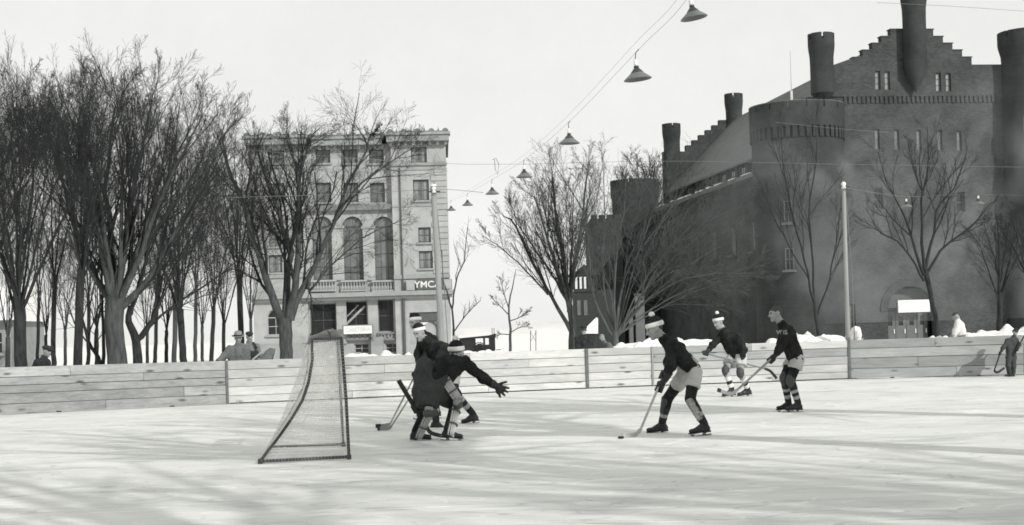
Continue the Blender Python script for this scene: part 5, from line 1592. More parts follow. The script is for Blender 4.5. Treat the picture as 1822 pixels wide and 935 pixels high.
def grow(prims, h, k=0.02):
    """one continuous skin round a set of tapered bones: smooth union of distance fields, surface nets"""
    lo = np.min([np.minimum(p['a'] - p['m'], p['b'] - p['m']) for p in prims], 0) - 3 * h
    hi = np.max([np.maximum(p['a'] + p['m'], p['b'] + p['m']) for p in prims], 0) + 3 * h
    n = np.ceil((hi - lo) / h).astype(int) + 1
    D = np.full(n, 0.2, np.float32); I = np.zeros(n, np.int16); Dm = np.full(n, 9.0, np.float32)
    ax = [lo[i] + h * np.arange(n[i]) for i in range(3)]
    for q, p in enumerate(prims):
        pad = p['m'] + k + 2.5 * h
        i0 = np.maximum(((np.minimum(p['a'], p['b']) - pad - lo) / h).astype(int), 0)
        i1 = np.minimum(((np.maximum(p['a'], p['b']) + pad - lo) / h).astype(int) + 2, n)
        sl = tuple(slice(i0[i], i1[i]) for i in range(3))
        X, Y, Z = np.meshgrid(*[ax[i][sl[i]] for i in range(3)], indexing='ij')
        W = np.stack([X, Y, Z], -1) - p['a']
        if p['k'] == 'ell':
            L = W @ p['R'].T            # into the ellipsoid's frame
            r = p['r']
            k0 = np.linalg.norm(L / r, axis=-1); k1 = np.linalg.norm(L / (r * r), axis=-1) + 1e-6
            d = k0 * (k0 - 1) / k1
        else:
            ab = p['b'] - p['a']; L2 = ab @ ab + 1e-9
            t = (W @ ab) / L2
            tc = np.clip(t, 0, 1)
            d = np.linalg.norm(W - tc[..., None] * ab, axis=-1) - (p['ra'] + (p['rb'] - p['ra']) * tc)
            if p['k'] == 'cone':        # flat ended
                tt = np.clip(t, -0.5, 1.5)
                d = np.linalg.norm(W - t[..., None] * ab, axis=-1) - (p['ra'] + (p['rb'] - p['ra']) * tt)
                Lg = math.sqrt(L2)
                d = np.maximum(d, np.maximum(-t * Lg, (t - 1) * Lg))
        kk = p.get('s', k)
        S = D[sl]
        hh = np.clip(0.5 + 0.5 * (S - d) / kk, 0, 1)
        D[sl] = S * (1 - hh) + d * hh - kk * hh * (1 - hh)
        dm = Dm[sl]; better = d - p.get('pri', 0) < dm
        I[sl] = np.where(better, q, I[sl]); Dm[sl] = np.where(better, d - p.get('pri', 0), dm)
    # surface nets
    neg = D < 0
    c = neg[:-1, :-1, :-1].astype(np.int8)
    cnt = np.zeros(np.array(n) - 1, np.int8)
    offs = [(a, b, e) for a in (0, 1) for b in (0, 1) for e in (0, 1)]
    def sub(A, o): return A[o[0]:A.shape[0] - 1 + o[0], o[1]:A.shape[1] - 1 + o[1], o[2]:A.shape[2] - 1 + o[2]]
    for o in offs: cnt += sub(neg, o)
    act = np.argwhere((cnt > 0) & (cnt < 8))
    vid = -np.ones(np.array(n) - 1, np.int32)
    vid[act[:, 0], act[:, 1], act[:, 2]] = np.arange(len(act))
    val = {o: D[act[:, 0] + o[0], act[:, 1] + o[1], act[:, 2] + o[2]] for o in offs}
    acc = np.zeros((len(act), 3)); num = np.zeros(len(act))
    for o in offs:
        for dch in range(3):
            if o[dch]: continue
            o2 = list(o); o2[dch] = 1; o2 = tuple(o2)
            a, b = val[o], val[o2]
            cr = (a < 0) != (b < 0)
            t = np.where(cr, a / np.where(cr, a - b, 1), 0)
            pt = np.tile(np.array(o, float), (len(act), 1)); pt[:, dch] += t
            acc[cr] += pt[cr]; num[cr] += 1
    V = lo + h * (act + acc / num[:, None])
    Q = []
    for dch in range(3):
        e1, e2 = (dch + 1) % 3, (dch + 2) % 3
        A = np.take(neg, range(n[dch] - 1), dch); B = np.take(neg, range(1, n[dch]), dch)
        E = np.argwhere(A != B)
        E = E[(E[:, e1] > 0) & (E[:, e2] > 0) & (E[:, e1] < n[e1] - 1) & (E[:, e2] < n[e2] - 1)]
        inside = A[E[:, 0], E[:, 1], E[:, 2]]
        def cell(d1, d2):
            q = E.copy(); q[:, e1] -= d1; q[:, e2] -= d2
            return vid[q[:, 0], q[:, 1], q[:, 2]]
        q = np.stack([cell(1, 1), cell(0, 1), cell(0, 0), cell(1, 0)], 1)
        q[~inside] = q[~inside][:, ::-1]
        Q.append(q)
    Q = np.concatenate(Q); Q = Q[(Q >= 0).all(1)]
    vi = I[act[:, 0], act[:, 1], act[:, 2]]
    return V, Q, vi

def cap(a, b, ra, rb, m, **kw): 
    a, b = np.asarray(a, float), np.asarray(b, float)
    return dict(k='cap', a=a, b=b, ra=ra, rb=rb, m=max(ra, rb), mat=m, **kw)
def cone(a, b, ra, rb, m, **kw):
    p = cap(a, b, ra, rb, m, **kw); p['k'] = 'cone'; return p
def ell(c, r, m, R=None, **kw):
    c = np.asarray(c, float); r = np.asarray(r, float)
    return dict(k='ell', a=c, b=c, r=r, R=np.eye(3) if R is None else np.asarray(R, float), m=float(r.max()), mat=m, **kw)

# cloth, skin, leather
M_SKIN = mat('skin', 0.27, 0.6, 0.12, 30, bump=0.15, spec=0.3)
M_SKIND = mat('lips', 0.13, 0.6, 0.12, 30, bump=0)
M_EYE = mat('eye_shadow', 0.035, 0.5, 0.1, 30, bump=0)
M_HAIR = mat('dark_hair', 0.05, 0.7, 0.3, 60, (1, 1, 0.3), bump=0.5)
M_WOOLK = mat('black_wool', 0.021, 0.95, 0.6, 12, bump=0.8, bdist=0.02, spec=0.1)
M_WOOLD = mat('dark_wool', 0.032, 0.95, 0.5, 12, bump=0.8, bdist=0.02, spec=0.1)
M_WOOLW = mat('white_wool', 0.66, 0.95, 0.10, 60, bump=0.7, bdist=0.01, spec=0.1)
M_WOOLG = mat('grey_wool', 0.34, 0.95, 0.15, 40, bump=0.6, bdist=0.01, spec=0.1)
M_DUCK = mat('pale_duck_cloth', 0.43, 0.9, 0.16, 9, bump=0.8, bdist=0.03, spec=0.15)
M_DUCKG = mat('grey_duck_cloth', 0.27, 0.9, 0.18, 9, bump=0.8, bdist=0.03, spec=0.15)
M_PADG = mat('goal_breeches', 0.052, 0.9, 0.22, 12, bump=0.8, bdist=0.03, spec=0.15)
M_GLOVE = mat('dark_leather', 0.022, 0.6, 0.3, 30, bump=0.5, spec=0.3)
M_KNEE = mat('knee_pad_leather', 0.06, 0.65, 0.3, 25, bump=0.4, spec=0.3)
M_BOOT = mat('boot_leather', 0.018, 0.45, 0.3, 25, bump=0.3, spec=0.4)
M_STEEL = mat('skate_steel', 0.16, 0.3, 0.08, 20, bump=0, spec=0.6)
M_CANVP = mat('pad_canvas', 0.40, 0.85, 0.14, 14, bump=0.5, spec=0.15)
M_CANVD = mat('pad_strap', 0.07, 0.7, 0.2, 20, spec=0.3)
M_COATG = mat('grey_overcoat', 0.125, 0.95, 0.25, 18, bump=0.7, bdist=0.02, spec=0.1)
M_COATL = mat('light_overcoat', 0.16, 0.95, 0.25, 18, bump=0.7, bdist=0.02, spec=0.1)
M_DENIM = mat('faded_overalls', 0.055, 0.95, 0.25, 14, bump=0.7, bdist=0.02, spec=0.1)
M_FELT = mat('grey_felt', 0.20, 0.9, 0.12, 20, bump=0.3, spec=0.1)
M_SHIRT = mat('white_shirt', 0.62, 0.9, 0.08, 10, bump=0.7, bdist=0.03, spec=0.15)
M_TROU = mat('grey_trousers', 0.15, 0.9, 0.2, 12, bump=0.6, bdist=0.02, spec=0.1)
M_STICK = mat('stick_ash', 0.24, 0.6, 0.2, 8, (1, 1, 0.2), bump=0.2, spec=0.3)
M_STICKL = mat('stick_pale_ash', 0.40, 0.6, 0.15, 8, (1, 1, 0.2), bump=0.2, spec=0.3)
M_TAPE = mat('black_tape', 0.03, 0.8, 0.3, 40, bump=0.3)

def skin_mesh(name, prims, h, par, k=0.02, fold=0.0, seed=0, label=None):
    V, Q, vi = grow(prims, h, k)
    names = []
    for p in prims:
        ms = p['mat'] if isinstance(p['mat'], list) else [(9, p['mat'])]
        for _, m in ms:
            if m not in names: names.append(m)
    cen = V[Q].mean(1)
    fi = vi[Q[:, 0]]
    mi = np.zeros(len(Q), np.int32)
    for q, p in enumerate(prims):
        s = fi == q
        if not s.any(): continue
        if isinstance(p['mat'], list):
            ab = p['b'] - p['a']; t = ((cen[s] - p['a']) @ ab) / (ab @ ab + 1e-9)
            idx = np.zeros(s.sum(), np.int32); prev = -9
            for te, m in p['mat']:
                idx[(t > prev) & (t <= te)] = names.index(m); prev = te
            mi[s] = idx
        else:
            mi[s] = names.index(p['mat'])
    if fold:
        r = np.random.default_rng(seed)
        nrm = np.zeros_like(V)
        fn = np.cross(V[Q[:, 2]] - V[Q[:, 0]], V[Q[:, 3]] - V[Q[:, 1]])
        for j in range(4): np.add.at(nrm, Q[:, j], fn)
        nrm /= np.linalg.norm(nrm, axis=1, keepdims=True) + 1e-9
        d = np.zeros(len(V))
        for j in range(7):
            w_ = r.normal(size=3) * r.uniform(18, 45); ph = r.uniform(0, 6)
            d += np.sin(V @ w_ + ph + 1.2 * np.sin(V @ (r.normal(size=3) * 14)))
        V = V + nrm * (d / 7)[:, None] * fold
    base = WLOC[par]
    o = bpy.data.objects.new(name, mesh_np(name, V - base, Q, names, True, mi))
    link(o, par); WLOC[o] = base
    if label: o['label'] = label
    return o

def head_prims(c, f, u, s=1.0, hair=None, skin=None):
    skin = skin or M_SKIN
    f = unit(f); u = unit(np.asarray(u) - f * np.dot(u, f)); sd = np.cross(f, u)
    R = np.stack([sd, f, u])
    P = [ell(c + (u * .030 - f * .012) * s, np.array([.074, .095, .088]) * s, skin if hair is None else hair, R),
         ell(c + (f * .022 - u * .022) * s, np.array([.062, .074, .086]) * s, skin, R, pri=.012),
         cap(c + (f * .015 - u * .06) * s, c + (f * .062 - u * .092) * s, .048 * s, .028 * s, skin, pri=.004),
         cap(c + (f * .088 + u * .012) * s, c + (f * .112 - u * .026) * s, .010 * s, .015 * s, skin, s=.01),
         cap(c + (f * .080 + u * .030 - sd * .036) * s, c + (f * .080 + u * .030 + sd * .036) * s, .014 * s, .014 * s, skin, s=.012)]
    for q in (-1, 1):
        P.append(ell(c + (sd * q * .076 - u * .006 - f * .008) * s, np.array([.013, .024, .034]) * s, skin, R, s=.008))
        P.append(cap(c + (f * .083 + u * .012 + sd * q * .024) * s, c + (f * .079 + u * .012 + sd * q * .036) * s, .009 * s, .008 * s, M_EYE, s=.004, pri=.006))
    P.append(cap(c + (f * .090 - u * .058 - sd * .020) * s, c + (f * .090 - u * .058 + sd * .020) * s, .008 * s, .008 * s, M_SKIND, s=.004, pri=.004))
    return P, (sd, f, u)

def toque(par, c, fr, s=1.0, pom=True, dark=None, back=0.25):
    sd, f, u = fr
    u2 = unit(u - f * back); f2 = unit(np.cross(u2, sd)); ax = (sd * 1.0, f2 * 1.16, u2)
    b = c + (u2 * .052 - f * .012) * s
    m = MB(); m.lathe([(.074 * s, -.02 * s), (.086 * s, .0), (.084 * s, .035 * s), (.066 * s, .075 * s), (.035 * s, .098 * s), (.002, .106 * s)], b, 20, ax=ax, cap=False)
    h = m.build('hat', dark or M_WOOLK, par, smooth=True)
    m = MB(); m.lathe([(.080 * s, -.028 * s), (.093 * s, -.026 * s), (.098 * s, -.008 * s), (.096 * s, .016 * s), (.090 * s, .026 * s), (.078 * s, .027 * s)], b, 22, ax=ax, cap=False)
    m.build('hat_band', M_WOOLW, h, smooth=True)
    if pom:
        V = grow([cap(b + u2 * .118 * s, b + u2 * .124 * s, .030 * s, .026 * s, M_WOOLW)] + [ell(b + u2 * .122 * s + unit(q) * .024 * s, np.full(3, .013 * s), M_WOOLW) for q in np.random.default_rng(3).normal(size=(14, 3))], .006, .006)
        o = bpy.data.objects.new('pompom', mesh_np('pompom', V[0] - WLOC[h], V[1], M_WOOLW)); link(o, h); WLOC[o] = WLOC[h]

def brim_hat(par, c, fr, s, kind):
    sd, f, u = fr
    b = c + (u * .05 - f * .008) * s
    if kind == 'fedora':
        ax = (sd, f * 1.2, u)
        m = MB(); m.lathe([(.14 * s, -.004 * s), (.145 * s, .006 * s), (.088 * s, .002 * s), (.086 * s, .035 * s), (.082 * s, .08 * s), (.06 * s, .105 * s), (.02 * s, .092 * s), (.001, .088 * s)], b, 22, ax=ax, cap=False)
        h = m.build('hat', M_FELT, par, smooth=True)
        m = MB(); m.lathe([(.090 * s, .004 * s), (.092 * s, .006 * s), (.0895 * s, .034 * s), (.087 * s, .036 * s)], b, 22, ax=ax, cap=False); m.build('hat_band', M_WOOLD, h, smooth=True)
    else:
        P = [ell(b + (u * .03 - f * .01) * s, np.array([.095, .115, .055]) * s, M_WOOLD, np.stack([sd, f, u])), cap(b + (f * .09) * s - sd * .03 * s, b + (f * .09) * s + sd * .03 * s, .03 * s, .03 * s, M_WOOLD),
             cap(b + f * .11 * s - sd * .03 * s, b + f * .125 * s + sd * .02 * s, .014 * s, .014 * s, M_WOOLD)]
        skin_mesh('cap', P, .012 * s, par)

def fist(w, gpt, axis, m, r=.0135, s=1.0, palm=.034):
    """hand closed round a stick: palm, four fingers of different length, thumb"""
    a = unit(axis); w = np.asarray(w, float); gpt = np.asarray(gpt, float)
    e1 = gpt - w; e1 = unit(e1 - a * np.dot(e1, a)); e2 = np.cross(a, e1)
    P = [cap(w, w * .45 + gpt * .55, .036 * s, .042 * s, m)]
    rho = .034 * s
    for i in range(4):
        off = a * (i - 1.5) * .027 * s
        kn = gpt + off - e1 * .012 * s + e2 * (rho + .014 * s)
        P.append(cap(w * .5 + gpt * .5 + off * .7 + e2 * .012 * s, kn, .018 * s, .017 * s, m))
        angs = np.radians([95, 40, -20, -80 - [10, 25, 18, -5][i]])
        pts = [gpt + off + rho * (math.cos(t) * e1 + math.sin(t) * e2) for t in angs]
        for p, q in zip([kn] + pts[:-1], pts): P.append(cap(p, q, r * s, r * .93 * s, m, s=.006))
    t0 = w * .55 + gpt * .45 - a * .035 * s
    t1 = gpt - a * .062 * s - e2 * .030 * s + e1 * .0
    t2 = gpt - a * .05 * s - e2 * .02 * s + e1 * .036 * s
    P += [cap(t0, t1, .018 * s, .0155 * s, m), cap(t1, t2, .0155 * s, .0135 * s, m, s=.006)]
    return P

def loose_hand(w, d, side, m, s=1.0, curl=0.5):
    """relaxed hand: fingers of unequal length, slightly curled"""
    d = unit(d); side = unit(side - d * np.dot(side, d)); n = np.cross(d, side)
    kn = w + d * .085 * s
    P = [cap(w, kn, .026 * s, .034 * s, m)]
    for i, ln in enumerate((.075, .085, .08, .06)):
        b = kn + side * (i - 1.5) * .021 * s
        P.append(cap(w + side * (i - 1.5) * .012 * s, b, .018 * s, .0135 * s, m))
        p = b; dd = d + side * (i - 1.5) * .12
        for j in range(3):
            dd = unit(dd + n * curl * (.35 + .12 * j)); q = p + dd * ln * s * (.42, .33, .25)[j]
            P.append(cap(p, q, .0125 * s, .011 * s, m, s=.005)); p = q
    t0 = w + d * .025 * s - side * .03 * s; t1 = t0 + unit(d - side * .9 + n * .3) * .045 * s; t2 = t1 + unit(d - side * .2 + n * .5) * .035 * s
    P += [cap(t0, t1, .015 * s, .0135 * s, m, s=.006), cap(t1, t2, .0135 * s, .0115 * s, m, s=.006)]
    return P

def boot(par, an, toe, kn, s=1.0, skate=True, h=.011, sole_z=None):
    """boot from ankle and toe point, blade below"""
    f = toe - an; f[2] = f[2] * 1.0
    fh = unit(np.array([f[0], f[1], 0])); L = max(.15 * s, np.linalg.norm(f[:2]))
    sh = unit(kn - an)
    dz = toe[2] - (an[2] - .075 * s)
    pitch = np.clip(dz / (L + .02), -.5, .35)
    fd = unit(fh + np.array([0, 0, pitch]))
    up = unit(np.array([0, 0, 1.0]) - fd * fd[2]); sd = np.cross(fd, up)
    heel = an - up * .07 * s - fd * .035 * s
    tp = heel + fd * .225 * s
    P = [cap(an + sh * .13 * s, an - up * .02 * s, .047 * s, .043 * s, M_BOOT), cap(an, heel + up * .008 * s, .041 * s, .037 * s, M_BOOT),
         cap(an - up * .01 * s, heel + fd * .14 * s + up * .012 * s, .038 * s, .033 * s, M_BOOT), cap(heel, heel + fd * .12 * s, .034 * s, .036 * s, M_BOOT), cap(heel + fd * .12 * s, tp, .036 * s, .029 * s, M_BOOT)]
    b = skin_mesh('boot', P, h * 1.15, par, .012)
    m = MB()
    so = heel - up * .031 * s
    m.obox(so - fd * .03 * s - sd * .033 * s - up * .012 * s, fd * .09 * s, sd * .066 * s, up * .024 * s)
    m.obox(so + fd * .09 * s - sd * .038 * s - up * .004 * s, fd * .16 * s, sd * .076 * s, up * .014 * s)
    m.build('sole', M_BOOT, b)
    if skate:
        zb = -.052 * s
        m = MB()
        A = so - fd * .045 * s; B_ = so + fd * .285 * s
        q = [A + up * (zb + .002), A + up * (zb + .02), A + fd * .33 * s + up * (zb + .02), A + fd * .345 * s + up * (zb + .034), A + fd * .355 * s + up * (zb + .03), A + fd * .34 * s + up * (zb + .006), A + fd * .32 * s + up * zb]
        m.prism([x - sd * .004 for x in q], sd * .008)
        for a0 in (.03, .19):
            m.obox(so + fd * a0 * s - sd * .012 + up * (zb + .021), fd * .04 * s, sd * .024, up * (-zb - .034))
        m.build('blade', M_STEEL, b)
    return b

def person(label, D, J, style, cat='person', group=None, h=.014):
    """J: joints as (px, py[, depth offset]) in the photograph, a = near side, b = far side"""
    def P(k):
        q = J[k]; return U(q[0], q[1], D + (q[2] if len(q) > 2 else 0.0))
    j = {k: P(k) for k in J if k not in ('f', 'u')}
    s = style.get('s', 1.0)
    t = thing('person', label, cat, [j['pel'][0], j['pel'][1], 0.0], group)
    f, u = np.array(J['f'], float), np.array(J.get('u', (0, 0, 1)), float)
    top, leg = style.get('top', M_WOOLK), style.get('leg', M_WOOLK)
    hp, fr = head_prims(j['hed'], f, u, s * style.get('hs', 1.0), style.get('hair', M_HAIR))
    B = list(hp)
    B.append(cap(j['hed'] - fr[2] * .05 * s - fr[1] * .02 * s, j['nek'] * .75 + j['che'] * .25, .052 * s, .062 * s, M_SKIN))
    tw = style.get('torso', .122) * s
    inner = top
    shc = (j['sha'] + j['shb']) / 2
    B += [cap(j['nek'], j['che'], .07 * s, tw * .9, inner), cap(j['che'], j['pel'], tw * .95, tw * .95, inner),
          cap(j['sha'], j['shb'], .07 * s, .07 * s, inner), cap(j['hia'], j['hib'], .095 * s, .095 * s, inner)]
    sock = style.get('sock')
    for q in 'ab':
        B += [cap(j['sh' + q], j['el' + q], .050 * s, .042 * s, inner), cap(j['el' + q], j['wr' + q], .042 * s, .030 * s, inner)]
        B += [cap(j['hi' + q], j['kn' + q], .090 * s, .068 * s, style.get('thigh', leg)), cap(j['kn' + q], j['an' + q], .066 * s, .050 * s, sock if sock is not None else leg)]
        kn, an, hi = j['kn' + q], j['an' + q], j['hi' + q]
        bk = unit(np.cross(kn - hi, np.cross(an - kn, kn - hi)) + 1e-6)
        B.append(ell(kn * .66 + an * .34, np.array([.058, .058, .09]) * s, sock if not isinstance(sock, list) else M_WOOLD, np.stack([unit(np.cross(kn - an, (0, 1, .01))), unit(np.cross(kn - an, np.cross(kn - an, (0, 1, .01)))), unit(kn - an)]), pri=-.05) if sock is not None else cap(kn * .7 + an * .3, kn * .6 + an * .4, .055 * s, .055 * s, leg))
        if style.get('knee'):
            fw = unit(np.array([f[0], f[1], 0]))
            B.append(ell(kn + fw * .012 * s - np.array([0, 0, .02 * s]), np.array([.060, .066, .095]) * s, style['knee'], np.stack([fw, np.cross((0, 0, 1.), fw), (0, 0, 1.)]), pri=.012, s=.012))
    grips = style.get('grip', {})
    gl = style.get('glove', M_GLOVE)
    hands = {}
    for q in 'ab':
        if 'gr' + q in j:
            axis = unit(P('st1') - P('st0'))
            hands[q] = fist(j['wr' + q], j['gr' + q], axis, gl, s=s)
        elif style.get('open') == q:
            pass
        else:
            d = unit(j['wr' + q] - j['el' + q]); hands[q] = loose_hand(j['wr' + q], d, np.array([0.2, 1, .1]) if q == 'a' else np.array([.2, -1, .1]), gl, s=s)
    if gl is M_SKIN:
        for q in hands: B += hands[q]
    skin_mesh('body', B, h * (1 if s > .9 else .8), t, .016)
    if gl is not M_SKIN:
        for q in hands:
            cuff = unit(j['el' + q] - j['wr' + q])
            skin_mesh('glove', hands[q] + [cone(j['wr' + q] + cuff * (.13 if style.get('gaunt') else .05) * s, j['wr' + q], .068 * s if style.get('gaunt') else .042 * s, .042 * s, gl)], .0085 * max(s, .8), t, .010)
    # upper garment
    tm = style.get('top_list', top)
    g1 = [cap(j['nek'] - fr[2] * .01, j['che'], .068 * s, tw, top), cap(j['che'], j['pel'], tw * 1.03, tw * 1.03, tm), cap(j['sha'], j['shb'], .080 * s, .080 * s, top),
          cap(j['sha'] * .8 + j['pel'] * .2, j['hia'] * .75 + j['pel'] * .25, .098 * s, .098 * s, tm), cap(j['shb'] * .8 + j['pel'] * .2, j['hib'] * .75 + j['pel'] * .25, .098 * s, .098 * s, tm)]
    if style.get('hem'):
        g1.append(cone(j['pel'] * .72 + j['che'] * .28, j['pel'] * 1.0 + j['che'] * .0, .132 * s, .140 * s, style['hem'], pri=.03, s=.01))
    sl = style.get('sleeve', 1.18)
    for q in 'ab':
        e = j['wr' + q] + unit(j['el' + q] - j['wr' + q]) * .03 * s
        g1 += [cap(j['sh' + q], j['el' + q], .062 * s * sl, .054 * s * sl, top), cone(j['el' + q], e, .054 * s * sl, .043 * s * sl, top), cap(j['el' + q], j['el' + q] * .9 + e * .1, .054 * s * sl, .052 * s * sl, top)]
    if style.get('coat'):
        for q in 'ab':
            g1.append(cone(j['pel'] * .6 + j['hi' + q] * .4 + [0, 0, .05], j['kn' + q] * .75 + j['hi' + q] * .25, .15 * s, .17 * s, top))
        g1.append(cap(j['nek'] + fr[2] * .02 * s, j['nek'] - fr[2] * .03 * s, .075 * s, .085 * s, top))
    gname = style.get('gname', 'sweater')
    sw = skin_mesh(gname, g1, h, t, .03, .017 * s, int(D * 10))
    # lower garment
    if style.get('short') is not None:
        mt = style['short']; g2 = [cap(j['hia'], j['hib'], .098 * s, .098 * s, mt), cap(j['pel'], (j['hia'] + j['hib']) / 2, .116 * s, .106 * s, mt)]
        fl = style.get('short_len', .58)
        for q in 'ab':
            e = j['hi' + q] * (1 - fl) + j['kn' + q] * fl
            g2 += [cap(j['hi' + q], j['hi' + q] * .7 + e * .3, .096 * s, .096 * s, mt, s=.01), cone(j['hi' + q], e, .098 * s, style.get('short_r', .102) * s, mt, s=.008)]
        skin_mesh('shorts', g2, h, t, .014, .018 * s, int(D * 10) + 1)
    elif style.get('trou') is not None:
        mt = style['trou']; g2 = [cap(j['hia'], j['hib'], .108 * s, .108 * s, mt)]
        for q in 'ab':
            e = j['an' + q]
            g2 += [cap(j['hi' + q], j['kn' + q], .105 * s, .085 * s, mt), cone(j['kn' + q], e, .085 * s, .078 * s, mt), cap(j['kn' + q], j['kn' + q] * .9 + e * .1, .085 * s, .084 * s, mt)]
        skin_mesh('trousers', g2, h, t, .03, .006 * s, int(D * 10) + 1)
    for q in 'ab':
        if 'to' + q in j: boot(t, j['an' + q], j['to' + q], j['kn' + q], s, style.get('skate', False))
    hat = style.get('hat')
    hs = s * style.get('hs', 1.0)
    if hat == 'toque': toque(t, j['hed'], fr, hs, style.get('pom', True), back=style.get('back', .25))
    elif hat: brim_hat(t, j['hed'], fr, hs, hat)
    return t, j, sw, fr

def stick(label, pts, Ds, blade, wd=.030, mt=None, tape=.35, group='hockey sticks', bt=None):
    """pts: shaft (px, py) from the butt to the heel, Ds their depths; blade: pixel points from the heel to the toe with depths"""
    mt = mt or M_STICK
    Q = np.array([U(p[0], p[1], d) for p, d in zip(pts, Ds)])
    t = thing('hockey_stick', label, 'hockey stick', Q[-1], group)
    S = spline(Q, 10) if len(Q) > 2 else Q
    V, Fc = tubes(S[None], np.full((1, len(S)), wd * .6), 4)
    m = MB(); m.tube(S, wd * .6, 4); m.build('shaft', mt, t)
    Bp = np.array([U(p[0], p[1], d) for p, d in blade])
    Bp[:, 2] = np.maximum(Bp[:, 2], 0.03)
    m = MB(); Sb = spline(np.vstack([Q[-1], Bp]), 8)
    for i in range(len(Sb) - 1):
        d = unit(Sb[i + 1] - Sb[i]); up = unit(np.array([0, 0, 1.0]) - d * d[2] * .9); sd = unit(np.cross(d, up))
        hgt = .05 if i else .04
        m.obox(Sb[i] - sd * .008 - up * hgt / 2 - d * .004, sd * .016, up * hgt, (Sb[i + 1] - Sb[i]) + d * .004)
    m.build('blade', bt or mt, t)
    if tape:
        k = max(2, int(len(Sb) * tape)); m = MB()
        for i in range(len(Sb) - k, len(Sb) - 1):
            d = unit(Sb[i + 1] - Sb[i]); up = unit(np.array([0, 0, 1.0]) - d * d[2] * .9); sd = unit(np.cross(d, up))
            m.obox(Sb[i] - sd * .0115 - up * .0285, sd * .023, up * .057, Sb[i + 1] - Sb[i])
        m.build('tape', M_TAPE, t)
    return t

HP = 'hockey players'
# ---------------------------------------------------------------- the puck carrier
band = [(0.62, M_WOOLK), (9, M_WOOLG)]
D = 18.3
striped = lambda *q: [(a, m) for a, m in q]
J = dict(f=(-.93, -.14, -.34), u=(-.30, 0, .95), hed=(1165, 586, 0), nek=(1181, 604, 0), che=(1202, 624, 0), pel=(1228, 656, 0),
         sha=(1197, 615, -.19), ela=(1193, 652, -.27), wra=(1182, 678, -.20), gra=(1172, 690, -.12), shb=(1197, 611, .19), elb=(1190, 645, .14), wrb=(1190, 662, .02), grb=(1180, 668, -.06),
         hia=(1236, 664, -.12), kna=(1228, 710, -.25), ana=(1253, 754, -.38), toa=(1236, 768, -.42), hib=(1220, 664, .12), knb=(1189, 708, .28), anb=(1178, 753, .40), tob=(1159, 766, .38),
         st0=(1184, 658, -.03), st1=(1140, 765, -.25))
pc, pcj, _, _ = person('player leading with the puck on his stick, bobble hat, black sweater, pale shorts', D, J,
    dict(top=M_WOOLK, top_list=M_WOOLK, hem=M_WOOLG, thigh=M_WOOLK, sock=[(.32, M_WOOLK), (.62, M_WOOLD), (.75, M_WOOLG), (9, M_WOOLD)], short=M_DUCK, hat='toque', skate=True, gaunt=True, back=.1, hs=1.08, knee=None), group=HP)
# leather shin guard in front, pale guard on the trailing leg
def guard(par, kn, an, fw, m, name, s=1.0, t0=.05, t1=.8, r0=.068, r1=.05):
    a, b = kn * (1 - t0) + an * t0, kn * (1 - t1) + an * t1
    skin_mesh(name, [cone(a + fw * .02, b + fw * .014, r0 * s, r1 * s, m)], .011, par, .02, .005)
guard(pc, pcj['knb'], pcj['anb'], np.array([-1, 0, 0.]), M_KNEE, 'shin_guard', t0=.0, t1=.62)
guard(pc, pcj['kna'], pcj['ana'], np.array([-.7, -.4, 0.]), mat('mottled_guard', 0.26, 0.85, 0.85, 14, bump=0.3), 'shin_guard', t0=.02, t1=.86, r0=.062, r1=.05)
stick('stick whose taped blade meets the puck at the front of the play', [(1184, 658), (1172, 688), (1140, 764)], [18.27, 18.18, 18.05], [((1130, 774), 18.02), ((1108, 776), 17.95)], mt=M_STICKL, tape=0)
m = MB(); p = UX(1105, GD(1105, 781), 0.004); m.lathe([(.034, 0), (.038, .006), (.038, .02), (.034, .026)], p, 18); o = m.build('puck', M_TAPE, loc=p); tag(o, 'black rubber puck on the ice at the toe of the leading stick', 'puck')

# ---------------------------------------------------------------- the two skaters at the right
D = 27.6
J = dict(f=(-.74, -.58, -.30), u=(-.15, 0, .98), hed=(1278, 574, 0), nek=(1288, 589, 0), che=(1299, 603, 0), pel=(1312, 629, 0),
         sha=(1315, 602, -.14), ela=(1323, 622, -.22), wra=(1321, 638, -.22), gra=(1318, 645, -.20), shb=(1284, 598, .12), elb=(1268, 614, .02), wrb=(1260, 624, -.08), grb=(1256, 629, -.12),
         hia=(1319, 634, -.1), kna=(1317, 662, -.22), ana=(1330, 692, .02), toa=(1316, 702, -.02), hib=(1305, 634, .1), knb=(1291, 658, -.12), anb=(1302, 693, -.1), tob=(1286, 703, -.18),
         st0=(1250, 627, -.12), st1=(1362, 657, -.25))
p5, p5j, _, _ = person('player beside the boards carrying his stick level, white banded bobble hat', D, J,
    dict(s=1.04, top=M_WOOLK, thigh=M_DUCKG, sock=[(.36, M_WOOLG), (.56, M_WOOLW), (.72, M_WOOLD), (.90, M_WOOLW), (9, M_WOOLD)], short=M_DUCK, short_r=.120, short_len=.62, hat='toque', skate=True, knee=M_KNEE, back=.2), group=HP)
stick('stick held level with its curved dark blade hanging to the right', [(1249, 626), (1256, 629), (1318, 645), (1360, 656)], [27.46, 27.48, 27.4, 27.3], [((1371, 661), 27.28), ((1382, 674), 27.22)], tape=0, bt=M_TAPE, wd=.028)
D = 22.3
